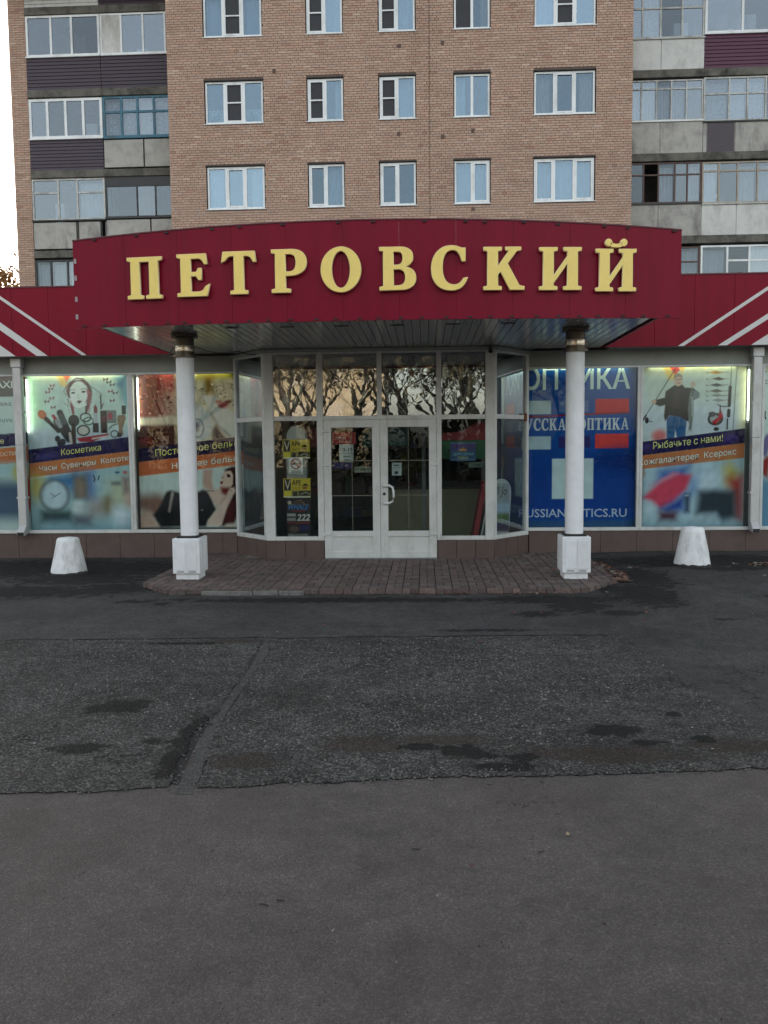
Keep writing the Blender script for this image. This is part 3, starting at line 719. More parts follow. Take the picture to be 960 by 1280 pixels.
# ------------------------------------------------------------------ gold serif lettering on the canopy
def bez(p0, p1, p2, p3, n=10):
    return [((1-t)**3*p0[0]+3*(1-t)**2*t*p1[0]+3*(1-t)*t*t*p2[0]+t**3*p3[0], (1-t)**3*p0[1]+3*(1-t)**2*t*p1[1]+3*(1-t)*t*t*p2[1]+t**3*p3[1]) for t in [i/n for i in range(n)]]
def ell(cx, cy, rx, ry, n=40, a0=0, a1=360):
    return [(cx+rx*math.cos(math.radians(a0+(a1-a0)*i/n)), cy+ry*math.sin(math.radians(a0+(a1-a0)*i/n))) for i in range(n if a1-a0 == 360 else n+1)]
def stem_i(x, w=22):   # serifed stem as outline pieces
    return None
GLYPH = {
 'П': (88, [[(0,100),(88,100),(88,93),(79,91),(79,9),(88,7),(88,0),(48,0),(48,7),(57,9),(57,90),(31,90),(31,9),(40,7),(40,0),(0,0),(0,7),(9,9),(9,91),(0,93)]]),
 'Е': (76, [[(0,100),(70,100),(74,76),(67,76)]+bez((67,76),(62,88),(56,90),(50,90),6)+[(33,90),(33,56),(45,56),(50,53),(53,45),(60,45),(60,67),(53,67),(50,62),(45,64),(33,64),(33,64.01),(33,56.01),(33,56)][2:2]+[(33,90),(33,57),(47,57),(52,66),(59,66),(59,39),(52,39),(47,48),(33,48),(33,10),(52,10)]+bez((52,10),(62,10),(67,16),(71,27),6)+[(78,27),(73,0),(0,0),(0,7),(9,9),(9,91),(0,93)]]),
 'Т': (84, [[(2,100),(82,100),(86,76),(79,75)]+bez((79,75),(74,87),(68,90),(60,90),6)+[(54,90),(54,9),(64,7),(64,0),(20,0),(20,7),(30,9),(30,90),(24,90)]+bez((24,90),(16,90),(10,87),(5,75),6)+[(-2,76)]]),
 'Р': (84, [[(0,100)]+[(48,100)]+bez((48,100),(72,100),(84,88),(84,70),10)+bez((84,70),(84,50),(68,39),(44,39),10)+[(33,39),(33,9),(45,7),(45,0),(0,0),(0,7),(9,9),(9,91),(0,93)], [(33,90),(33,48),(42,48)]+bez((42,48),(54,48),(59,56),(59,70),8)+bez((59,70),(59,84),(53,90),(42,90),8)]),
 'О': (94, [ell(47,50,47,53,56), ell(47,50,22,44,48)]),
 'В': (88, [[(0,100),(48,100)]+bez((48,100),(70,100),(80,91),(80,77),8)+bez((80,77),(80,64),(72,57),(58,54),8)+bez((58,54),(77,52),(87,43),(87,28),8)+bez((87,28),(87,10),(73,0),(48,0),8)+[(0,0),(0,7),(9,9),(9,91),(0,93)], [(33,90),(33,58),(41,58)]+bez((41,58),(51,58),(56,64),(56,75),8)+bez((56,75),(56,86),(51,90),(41,90),8), [(33,49),(33,10),(43,10)]+bez((43,10),(56,10),(62,17),(62,29),8)+bez((62,29),(62,43),(56,49),(43,49),8)]),
 'С': (84, [[(80,97),(80,66),(72,66)]+bez((72,66),(68,86),(60,93),(50,93),8)+bez((50,93),(33,93),(26,76),(26,51),10)+bez((26,51),(26,24),(36,10),(54,10),10)+bez((54,10),(64,10),(72,16),(78,30),8)+[(85,27)]+bez((85,27),(79,6),(66,-3),(47,-3),8)+bez((47,-3),(17,-3),(0,18),(0,49),12)+bez((0,49),(0,82),(20,103),(47,103),12)+bez((47,103),(56,103),(63,101),(69,97),5)+[(72,97)]]),
 'К': (96, [[(0,100),(42,100),(42,93),(33,91),(33,54),(60,92),(52,93),(52,100),(88,100),(88,93),(78,91),(56,62),(84,10),(96,7),(96,0),(62,0),(40,43),(33,36),(33,9),(42,7),(42,0),(0,0),(0,7),(9,9),(9,91),(0,93)]]),
 'И': (100, [[(0,100),(42,100),(42,93),(33,91),(33,32),(67,80),(67,91),(58,93),(58,100),(100,100),(100,93),(91,91),(91,9),(100,7),(100,0),(58,0),(58,7),(67,9),(67,64),(33,16),(33,9),(42,7),(42,0),(0,0),(0,7),(9,9),(9,91),(0,93)]]),
 'А': (92, [[(38,100),(56,100),(84,9),(92,7),(92,0),(54,0),(54,7),(62,9),(57,28),(28,28),(22,9),(31,7),(31,0),(0,0),(0,7),(8,9)], [(31,37),(54,37),(43,77)]]),
 'У': (88, [[(0,100),(42,100),(42,93),(34,91),(50,45),(64,91),(55,93),(55,100),(88,100),(88,93),(80,91),(52,12)]+bez((52,12),(46,-2),(34,-5),(20,-3),6)+[(12,2),(12,20),(20,20),(26,10),(34,12),(38,22),(8,91),(0,93)]]),
 'Я': (84, [[(84,100),(40,100)]+bez((40,100),(14,100),(4,90),(4,72),8)+bez((4,72),(4,58),(12,50),(26,46),8)+[(8,9),(0,7),(0,0),(30,0),(46,42),(51,42),(51,9),(42,7),(42,0),(84,0),(84,7),(75,9),(75,91),(84,93)], [(51,90),(51,51),(44,51)]+bez((44,51),(34,51),(29,58),(29,71),8)+bez((29,71),(29,84),(34,90),(44,90),8)]),
}
GLYPH['Й'] = (100, GLYPH['И'][1]+[ell(31,116,8,8,20), ell(69,116,8,8,20), [(37,117),(33,108.5),(40,105),(50,104),(60,105),(67,108.5),(63,117),(57,113.5),(50,112.5),(43,113.5)]])
def glyph_mesh(ch, w, h, extr, bev):
    cu = bpy.data.curves.new('letter', 'CURVE'); cu.dimensions = '2D'; cu.fill_mode = 'BOTH'; cu.extrude = extr; cu.bevel_depth = bev; cu.bevel_resolution = 0
    gw, outl = GLYPH[ch]
    for pl in outl:
        q = []
        for p in pl:
            if not q or (abs(p[0]-q[-1][0])+abs(p[1]-q[-1][1])) > 0.05: q.append(p)
        s = cu.splines.new('POLY'); s.points.add(len(q)-1); s.use_cyclic_u = True
        for k, p in enumerate(q): s.points[k].co = (p[0]/gw*w, p[1]/100*h, 0, 1)
    o = bpy.data.objects.new('letter', cu); COL.objects.link(o)
    dg = bpy.context.evaluated_depsgraph_get(); me = bpy.data.meshes.new_from_object(o.evaluated_get(dg)); COL.objects.unlink(o); bpy.data.objects.remove(o)
    return me
LET = [('П',-3.355,-2.950,3.414,3.872),('Е',-2.766,-2.408,3.422,3.884),('Т',-2.243,-1.869,3.432,3.894),('Р',-1.684,-1.294,3.434,3.900),('О',-1.133,-0.691,3.437,3.898),('В',-0.484,-0.081,3.434,3.897),('С',0.084,0.474,3.436,3.890),('К',0.658,1.102,3.423,3.881),('И',1.270,1.732,3.419,3.874),('Й',1.894,2.341,3.404,3.856)]
sign = thing('shop_sign', 'gold serif Cyrillic lettering spelling ПЕТРОВСКИЙ across the canopy front', 'sign', (-0.55, 9.45, 3.4))
for ch, x0, x1, z0, z1 in LET:
    xm = (x0+x1)/2; me = glyph_mesh(ch, x1-x0, z1-z0, 0.018, 0.005); me.materials.clear()
    me.materials.append(MATS['gold']); me.materials.append(MATS['gold_edge'])
    for p in me.polygons: p.material_index = 0 if p.normal.z > 0.95 else 1
    o = bpy.data.objects.new('letter', me); COL.objects.link(o); o.parent = sign
    slope = math.atan(2*0.235*(xm-CX)/CH**2)
    y = arc_y(xm)-0.045
    o.rotation_euler = (math.pi/2, 0, slope)
    o.location = Vector((x0, y-(xm-x0)*math.tan(slope), z0))-sign.location
    sp = MB()
    for fx in (0.3, 0.7):
        px = x0+(x1-x0)*fx
        if ch in 'Т': px = xm
        zz = z0+(z1-z0)*(0.5 if ch not in 'О' else 0.02)
        if ch in 'О': px = xm
        sp.tube([(px, arc_y(px)-0.03, zz), (px, arc_y(px)+0.002, zz)], 0.006, 6)
    pass

# ------------------------------------------------------------------ cables and small fittings
m = MB(); pts = [(-4.05, 12.70, 3.12), (-3.3, 10.6, 3.0), (-2.86, 10.4, 2.99)]
def cable(pts, r, label):
    P = []
    for a, b in zip(pts[:-1], pts[1:]):
        for i in range(10):
            t = i/10; p = Vector(a).lerp(Vector(b), t); p.z -= 0.10*math.sin(math.pi*t)*(Vector(b)-Vector(a)).length/3; P.append(p)
    P.append(Vector(pts[-1])); m = MB(); m.tube(P, r, 6); return tag(m.build('cable', 'black_plastic', smooth=True), label, 'cable')
cable([(-4.05, 12.735, 3.13), (-3.125, 10.47, 2.98)], 0.007, 'thin black cable from the red fascia to the column by the lingerie poster')
cable([(-2.86, 10.47, 2.98), (-2.62, 11.9, 3.08), (-2.45, 12.3, 3.07)], 0.007, 'thin black cable from the column to the top corner of the glazed bay')
t = thing('security_camera', 'small dark camera under the canopy at the corner of the glazed bay', 'camera', (0.96, 12.3, 3.08))
m = MB(); m.tube([(0.95, 12.18, 3.055), (0.95, 12.32, 3.075)], 0.028, 12); m.build('camera_body', 'clip_dark', t); m = MB(); m.box(0.935, 0.965, 12.26, 12.325, 3.08, 3.147); m.build('bracket', 'clip_dark', t)
m = MB(); m.box(1.52, 1.56, 12.955, 13.0, 2.08, 2.20); tag(m.build('junction_box', 'rust', bevel=0.004), 'small rusty box on the corner of the glazed bay beside the optician poster', 'junction box')

# ------------------------------------------------------------------ apartment block
apt = thing('apartment_building', 'brown brick apartment block with glazed balconies rising behind the shop', 'apartment block', (-0.8, 27, 0))
YA = 27.0; AX0, AX1 = -8.0, 6.43; AZ0, AZ1 = 6.2, 16.9
COLS = [(-6.82,-5.00,3),(-3.59,-2.48,2),(-1.34,-0.23,2),(0.98,2.07,2),(3.44,5.29,3)]
ROWS = [(14.50,15.78),(11.88,13.16),(9.26,10.56)]
WINS = [(a, b, z0, z1, n, r, c) for r, (z0, z1) in enumerate(ROWS) for c, (a, b, n) in enumerate(COLS)]
# mortar wall with window holes: vertical strips
def wall_with_holes(x0, x1, z0, z1, y0, y1, holes):
    m = MB(); xs = sorted(set([x0, x1]+[v for h in holes for v in h[:2]]))
    for a, b in zip(xs[:-1], xs[1:]):
        zs = sorted([(h[2], h[3]) for h in holes if h[0] <= a+1e-6 and h[1] >= b-1e-6]); z = z0
        for (p, q) in zs: m.box(a, b, y0, y1, z, p); z = q
        m.box(a, b, y0, y1, z, z1)
    return m
holes = [(a-0.03, b+0.03, z0-0.03, z1+0.04) for a, b, z0, z1, *_ in WINS]
wall_with_holes(AX0+0.02, AX1-0.02, 4.4, AZ1, YA+0.012, YA+0.30, holes).build('wall', 'mortar', apt)
BM, BH = 0.26, 0.0752
def bcol():
    k = random.uniform(0.91, 1.09); h = random.uniform(-1, 1)
    c = (0.475*k, (0.315+0.018*h)*k, (0.242+0.022*h)*k)
    if random.random() < 0.05: c = (c[0]*1.15, c[1]*1.2, c[2]*1.2)
    if random.random() < 0.035: c = (c[0]*0.84, c[1]*0.76, c[2]*0.76)
    return c
def one_brick(mb, x0, x1, y, z0, z1, col):
    mb.box(x0, x1, y, y+0.02, z0, z1, 0, col, skip='k')
bricks = []
row = 0; z = AZ0
while z < AZ1-BH:
    x = AX0-(0.13 if row % 2 else 0.0); 
    if row % 5 == 4: x -= 0.065
    while x < AX1:
        a, b = max(x, AX0), min(x+BM-0.013, AX1)
        if row % 5 == 4 and b-a > 0.2: parts = [(a, a+0.117), (a+0.13, b)]
        else: parts = [(a, b)]
        for (p, q) in parts:
            if q-p < 0.03: continue
            cut = [(p, q)]
            for h in holes:
                if z+BH-0.014 > h[2]+0.004 and z < h[3]-0.004:
                    nc = []
                    for (u, v) in cut:
                        if v <= h[0] or u >= h[1]: nc.append((u, v)); continue
                        if u < h[0]-0.02: nc.append((u, h[0]))
                        if v > h[1]+0.02: nc.append((h[1], v))
                    cut = nc
            for (u, v) in cut: bricks.append((u, v, z))
        x += BM
    z += BH; row += 1
vis = [b for b in bricks if b[2] > 8.95]
near = set(sorted(range(len(bricks)), key=lambda i: (bricks[i][2] < 8.95, bricks[i][2]))[:300])
shared = {}
far = MB()
for i, (u, v, z) in enumerate(bricks):
    if i in near:
        key = (round(v-u, 2), random.randrange(7))
        if key not in shared:
            mb = MB(); one_brick(mb, 0, key[0], 0, 0, BH-0.014, bcol()); shared[key] = mb.mesh('brick', 'brick')
        inst('brick', shared[key], apt, (u-apt.location.x, YA+random.uniform(-.003, .003)-27, z))
    else: one_brick(far, u, v, YA+random.uniform(-.003, .003), z, z+BH-0.014, bcol())
stuff(far.build('upper_bricks', 'brick', apt))
# side returns of the projecting block, upper storeys, side wings (plain masses beyond the view)
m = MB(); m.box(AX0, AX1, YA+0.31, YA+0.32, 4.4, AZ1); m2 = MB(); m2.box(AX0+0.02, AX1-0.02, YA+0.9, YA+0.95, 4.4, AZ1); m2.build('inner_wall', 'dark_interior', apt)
m = MB(); m.box(AX0+0.003, AX0+0.25, YA+0.021, 28.6, 4.4, AZ1); m.box(AX1-0.25, AX1-0.003, YA+0.021, 28.6, 4.4, AZ1); m.build('side_wall', 'brick', apt) if False else None
for sx in (0, 1):
    xa, xb = (AX0+0.002, AX0+0.02) if sx == 0 else (AX1-0.02, AX1-0.002)
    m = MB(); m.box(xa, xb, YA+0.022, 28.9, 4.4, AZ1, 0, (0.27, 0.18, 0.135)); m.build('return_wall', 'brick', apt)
m = MB(); m.box(-13.65, 24, 27.0, 39.0, AZ1, 27.5); m.build('upper_storeys', 'mortar', apt)
m = MB(); m.box(-13.65, 24, 29.6, 39.0, 0.0, AZ1); m.build('rear_block', 'room_wall', apt)
m = MB(); m.box(AX0+0.05, AX1-0.05, 27.4, 29.58, 0.0, 4.4); m.build('lower_wall', 'mortar', apt)
# left pier
pier = MB(); z = 5.5; row = 0
m = MB(); m.box(-13.62, -13.07, 28.212, 29.6, 0, AZ1); m.build('pier', 'mortar', apt)
while z < AZ1-BH:
    xs = [(-13.63, -13.38), (-13.37, -13.12), (-13.11, -13.06)] if row % 2 else [(-13.63, -13.51), (-13.50, -13.25), (-13.24, -13.06)]
    for a, b in xs: one_brick(pier, a, b, 28.2+random.uniform(-.003, .003), z, z+BH-0.014, bcol())
    z += BH; row += 1
stuff(pier.build('pier_bricks', 'brick', apt))
# windows
def curtain_mesh(mb, x0, x1, y, z0, z1, folds, amp):
    n = max(6, int(folds*6)); V = []
    for i in range(n+1):
        t = i/n; x = x0+(x1-x0)*t; yy = y+amp*math.sin(t*folds*2*math.pi)
        V += [(x, yy, z0), (x, yy, z1)]
    mb.raw(V, [(2*i, 2*i+2, 2*i+3, 2*i+1) for i in range(n)])
# per window: (list of (kind) panes, curtain) kind 0 plain, 1 opening sash with cross bar
STY = {(0,0):([0,1,0],'cc'),(0,1):([1,0],'dg'),(0,2):([1,0],'c'),(0,3):([2,0],'db'),(0,4):([0,1,0],'l'),
       (1,0):([0,1,0],'pf'),(1,1):([1,0],'d'),(1,2):([1,0],'c'),(1,3):([0,0],'l'),(1,4):([0,3,0],'db'),
       (2,0):([0,3,0],'d'),(2,1):([3,0],'c'),(2,2):([3,0],'f'),(2,3):([0,3],'cc'),(2,4):([3,0,3],'cc')}
for a, b, z0, z1, n, r, c in WINS:
    kinds, cur = STY[(r, c)]
    y0, y1 = YA+0.055, YA+0.115; fw = 0.055
    m = MB(); m.box(a, b, y0, y1, z0, z0+fw); m.box(a, b, y0, y1, z1-fw, z1); m.box(a, a+fw, y0, y1, z0+fw, z1-fw); m.box(b-fw, b, y0, y1, z0+fw, z1-fw)
    xs = [a+fw]+[a+(b-a)*k/n for k in range(1, n)]+[b-fw]
    for k in range(1, n): m.box(xs[k]-0.04, xs[k]+0.04, y0, y1, z0+fw, z1-fw)
    w = m.build('window', 'upvc', apt)
    for k in range(n):
        p, q = xs[k]+(0.04 if k else 0), xs[k+1]-(0.04 if k < n-1 else 0)
        kd = kinds[k]
        if kd in (1, 3):
            s = MB(); t = 0.045
            s.box(p, q, y0-0.012, y0+0.03, z0+fw, z0+fw+t); s.box(p, q, y0-0.012, y0+0.03, z1-fw-t, z1-fw); s.box(p, p+t, y0-0.012, y0+0.03, z0+fw+t, z1-fw-t); s.box(q-t, q, y0-0.012, y0+0.03, z0+fw+t, z1-fw-t)
            if kd == 1: s.box(p+t, q-t, y0-0.012, y0+0.03, (z0+z1)/2-0.02, (z0+z1)/2+0.02)
            s.build('sash', 'upvc', w)
        if kd in (1, 2):
            s = MB(); s.box(p, q, y0+0.034, y0+0.036, z0+fw, z1-fw); s.build('insect_screen', 'screen_mesh', w)
        else:
            s = MB(); s.box(p, q, y0+0.034, y0+0.040, z0+fw, z1-fw); s.build('pane', 'apartment_glass_%d' % ((r*7+c*5+k*3+(r*c) % 4) % 3), w)
    s = MB(); s.box(a-0.04, b+0.04, YA-0.035, y0-0.001, z0-0.035, z0-0.012); s.build('sill', 'upvc', w)
    s = MB(); s.box(a-0.06, b+0.06, YA-0.006, YA+0.04, z1+0.014, z1+0.036); s.build('head_shade_bar', 'clip_dark', w)  # thin dark bar standing in for the shadow line above the window
    if cur:
        s = MB()
        if cur == 'c': curtain_mesh(s, (a+b)/2, b-0.05, YA+0.26, z0+0.02, z1, 5, 0.02)
        elif cur == 'cc': curtain_mesh(s, a+0.05, b-0.05, YA+0.26, z0+0.02, z1, 9, 0.02)
        elif cur == 'l': curtain_mesh(s, a+0.05, a+(b-a)*0.32, YA+0.26, z0+0.02, z1, 4, 0.02); 
        elif cur[0] == 'd': curtain_mesh(s, a+0.05, a+(b-a)*0.27, YA+0.26, z0+0.02, z1, 4, 0.025); curtain_mesh(s, b-(b-a)*0.24, b-0.05, YA+0.26, z0+0.02, z1, 4, 0.025)
        elif cur == 'f': pass
        elif cur[0] == 'p': curtain_mesh(s, a+0.05, b-0.05, YA+0.26, z0+0.02, z0+0.5, 9, 0.02)
        if s.v: s.build('curtain', {'pf': 'curtain_lace', 'db': 'curtain_beige', 'dg': 'curtain_green'}.get(cur, 'curtain'), w)
        if 'f' in cur:
            for q in range(3):
                px = a+(b-a)*(0.2+0.3*q+random.uniform(-.05, .05)); s = MB()
                for e in range(26):
                    cc = Vector((px+random.gauss(0, .07), YA+0.2+random.gauss(0, .02), z0+.16+abs(random.gauss(0, .13)))); u = Vector((random.uniform(-1, 1), random.uniform(-.5, .5), random.uniform(-.2, 1))).normalized()*.07; v = u.orthogonal().normalized()*.02; s.face([cc-u, cc+v, cc+u, cc-v])
                s.lathe(px, YA+0.2, [(.05, z0+.03), (.07, z0+.16)], 10); s.build('potted_plant', 'plant_leaf', w)
# small dark fittings on the brick
for x, z in ((-4.62, 13.42), (0.62, 14.1), (1.55, 11.45), (-0.75, 11.42), (1.55, 8.98+0.1), (0.62, 11.3), (-0.72, 14.05)):
    m = MB(); m.box(x-0.05, x+0.05, YA-0.03, YA-0.004, z-0.05, z+0.05); m.build('vent', 'old_frame_brown', apt)
m = MB(); m.tube([(0.21, YA-0.012, 8.9), (0.215, YA-0.012, 16.5)], 0.006, 6); m.build('cable', 'clip_dark', apt)

# balconies
YBAL = 28.2
def frame_grid(m, x0, x1, z0, z1, cols, t, y0, y1, transom=None):
    m.box(x0, x1, y0, y1, z0, z0+t); m.box(x0, x1, y0, y1, z1-t, z1)
    xs = [x0+(x1-x0)*c for c in cols]
    for k, x in enumerate(xs):
        xa = x if k == 0 else (x-t if k == len(xs)-1 else x-t/2); m.box(xa, xa+t, y0-0.001, y1-0.001, z0+t, z1-t)
    if transom:
        for k in range(len(xs)-1):
            if transom[k]: m.box(xs[k]+t*0.6, xs[k+1]-t*0.6, y0+0.004, y1-0.004, z0+(z1-z0)*transom[k]-t/2, z0+(z1-z0)*transom[k]+t/2)
    return xs
def siding(parent, x0, x1, z0, z1, mtl):
    n = max(3, round((z1-z0)/0.115)); h = (z1-z0)/n
    for k in range(n):
        m = MB(); za = z0+k*h
        V = [(x0, YBAL-0.03, za), (x1, YBAL-0.03, za), (x1, YBAL-0.008, za+h-0.004), (x0, YBAL-0.008, za+h-0.004), (x0, YBAL+0.02, za), (x1, YBAL+0.02, za), (x1, YBAL+0.02, za+h-0.004), (x0, YBAL+0.02, za+h-0.004)]
        m.raw(V, [(0, 1, 2, 3), (0, 4, 5, 1), (3, 2, 6, 7), (0, 3, 7, 4), (1, 5, 6, 2)]); m.build('siding_board', mtl, parent)
def panels(parent, xs, z0, z1, mtl, gap=0.05, posts='dark_frame'):
    for a, b in zip(xs[:-1], xs[1:]):
        m = MB(); m.box(a+gap/2, b-gap/2, YBAL-0.03, YBAL+0.03, z0, z1); m.build('parapet_panel', mtl, parent, bevel=0.006)
    for x in xs:
        m = MB(); m.box(x-0.02, x+0.02, YBAL+0.031, YBAL+0.07, z0-0.05, z1+0.05); m.build('parapet_post', posts, parent)
def balcony(x0, x1, z0, zs, z1, fm, cols, t=0.05, transom=None, par=('siding', 'siding_brown'), sill='upvc', curtains=(), cmat='curtain', depth=1.35, solid=(), open_=(), top=None):
    m = MB(); m.box(x0, x1, YBAL-0.06, YBAL+1.4, z0-0.24, z0); b = m.build('balcony', 'slab_concrete', apt, bevel=0.01)
    zt = top or z1
    f = MB(); xs = frame_grid(f, x0+0.01, x1-0.01, zs, zt, cols, t, YBAL-0.01, YBAL+0.05, transom); f.build('glazing_frame', fm, b)
    for k in range(len(xs)-1):
        p, q = xs[k]+t/2, xs[k+1]-t/2
        if k in solid: s = MB(); s.box(p, q, YBAL, YBAL+0.03, zs+t, zt-t); s.build('infill_panel', 'panel_pale', b)
        elif k in open_: pass
        else: s = MB(); s.box(p, q, YBAL+0.018, YBAL+0.024, zs+t, zt-t); s.build('pane', 'balcony_glass_%d' % random.randrange(3), b)
        if k in curtains: s = MB(); curtain_mesh(s, p, q, YBAL+0.22, zs+0.05, zt-0.1, 4, 0.02); s.build('curtain', cmat, b)
    s = MB(); s.box(x0-0.01, x1+0.01, YBAL-0.07, YBAL+0.06, zs-0.045, zs-0.002); s.build('sill', sill, b)
    if par[0] == 'siding': siding(b, x0+0.01, x1-0.01, z0+0.002, zs-0.047, par[1])
    elif par[0] == 'panels': panels(b, [x0+(x1-x0)*c for c in par[2]], z0+0.06, zs-0.08, par[1])
    elif par[0] == 'flat': panels(b, [x0+(x1-x0)*c for c in par[2]], z0+0.01, zs-0.05, par[1], gap=0.012)
    if zt < z1-0.03: s = MB(); s.box(x0+0.01, x1-0.01, YBAL-0.01, YBAL+0.04, zt+0.002, z1); s.build('header', 'dark_frame', b)
    # divider wall and room wall
    s = MB(); s.box(x1-0.05, x1+0.05, YBAL+0.06, YBAL+1.38, z0, z1); s.build('divider', 'panel_concrete', b)
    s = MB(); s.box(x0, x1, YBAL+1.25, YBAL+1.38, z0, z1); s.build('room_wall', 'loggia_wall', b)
    for q in range(random.randint(1, 3)):
        xq = random.uniform(x0+.1, x1-.6); s = MB(); s.box(xq, xq+random.uniform(.25, .6), YBAL+.35, YBAL+.7, z0, zs+random.uniform(.1, .8)); s.build('stored_goods', random.choice(['panel_pale', 'old_frame_brown', 'tan_frame', 'room_wall', 'white_stripe']), b)
    return b
F3, F4, F5 = [0, 1/3, 2/3, 1], [0, .25, .5, .75, 1], [0, .2, .4, .6, .8, 1]
LA, LM, LB = -13.05, -10.56, -7.95
ZA, ZB, ZC, ZD = 13.55, 10.96, 8.36, 5.75      # slab tops per storey
balcony(LA, LM, ZA+2.62, 17.0, 18.4, 'upvc', F3, par=('siding', 'panel_pale'))
balcony(LM, LB, ZA+2.62, 17.0, 18.4, 'upvc', F3, par=('siding', 'siding_brown'))
balcony(LA, LM, ZA, 14.62, 15.92, 'upvc', [0, .34, .62, 1], 0.07, par=('siding', 'siding_brown'))
balcony(LM, LB, ZA, 14.62, 15.92, 'upvc', [0, .27, .55, .83, 1], 0.06, par=('siding', 'siding_brown'), solid=(0,))
balcony(LA, LM, ZB, 12.00, 13.28, 'upvc', [0, .25, .50, .74, 1], 0.085, par=('siding', 'siding_brown'))
balcony(LM, LB, ZB, 11.98, 13.30, 'blue_frame', [0, .24, .45, .66, .88, 1], 0.07, [.62]*5, ('panels', 'panel_concrete', [0, .52, 1]), 'blue_frame', (0, 1, 2, 3), 'curtain_lace')
balcony(LA, LM, ZC, 9.36, 10.70, 'old_frame_white', [0, .36, .62, 1], 0.055, [.66, 0, .66], ('panels', 'panel_concrete', [0, .60, .62, .93]), 'dark_frame', (2,))
balcony(LM, LB, ZC, 9.40, 10.72, 'dark_frame', [0, .41, .65, .90, 1], 0.045, None, ('panels', 'panel_concrete', [0, .58, 1]), 'dark_frame', (), top=10.45)
balcony(LA, LM, ZD, 6.80, 8.06, 'dark_frame', [0, .22, .45, .72, 1], 0.06, None, ('panels', 'panel_concrete', [0, .5, 1]), 'dark_frame', (0, 1, 2))
balcony(LM, LB, ZD, 6.80, 8.06, 'dark_frame', F4, 0.06, None, ('panels', 'panel_concrete', [0, .5, 1]), 'dark_frame', (0, 1))
RA, RM, RB, RC = 6.44, 8.94, 11.45, 14.0
balcony(RA, RM, ZA+0.03, 14.56, 16.2, 'old_frame_white', [0, .22, .45, .72, 1], 0.05, [.56]*4, ('flat', 'panel_pale', [0, .46, 1]), 'old_frame_white', (1,), 'curtain_lace')
balcony(RM, RB, ZA+0.03, 14.66, 16.2, 'upvc', [0, .47, .84, 1], 0.075, par=('siding', 'siding_maroon'))
balcony(RA, RM, ZB+0.03, 12.02, 13.28, 'old_frame_white', [0, .22, .41, .60, .79, 1], 0.042, [.78]*5, ('flat', 'panel_concrete', [0, .46, 1]), 'upvc', (0, 1, 2, 3))
balcony(RM, RB, ZB+0.03, 11.96, 13.32, 'old_frame_white', [0, .32, .55, .78, 1], 0.05, [.62]*4, ('flat', 'panel_concrete', [0, .05, .40, 1]), 'dark_frame', (0, 1, 2, 3), 'curtain_lace')
balcony(RA, RM, ZC+0.03, 9.44, 10.72, 'old_frame_brown', [0, .26, .45, .66, .82, 1], 0.045, [.70]*5, ('flat', 'panel_concrete', [0, .45, 1]), 'dark_frame', (2, 4), open_=(1,))
balcony(RM, RB, ZC+0.03, 9.40, 10.70, 'tan_frame', [0, .21, .45, .70, 1], 0.05, [.78]*4, ('flat', 'panel_pale', [0, .44, 1]), 'old_frame_white', (0, 2, 3))
balcony(RA, RM, ZD, 6.80, 8.06, 'old_frame_brown', [0, .3, .6, .75, 1], 0.05, [.62]*4, ('flat', 'panel_concrete', [0, .5, 1]), 'dark_frame', (3,))
balcony(RM, RB, ZD, 6.80, 8.08, 'upvc', [0, .34, .62, .93, 1], 0.06, [0, .62, .62, 0], ('flat', 'panel_pale', [0, .5, 1]), 'upvc', (0, 2))
for (zz) in (ZA+0.03, ZB+0.03, ZC+0.03):
    balcony(RB, RC, zz, zz+1.05, zz+2.35, 'upvc', F3, 0.06)
# dark maroon infill in the upper right parapet
m = MB(); m.box(9.08, 9.92, YBAL-0.036, YBAL-0.031, ZB+0.05, 11.90); m.build('infill_panel', 'siding_brown', apt)

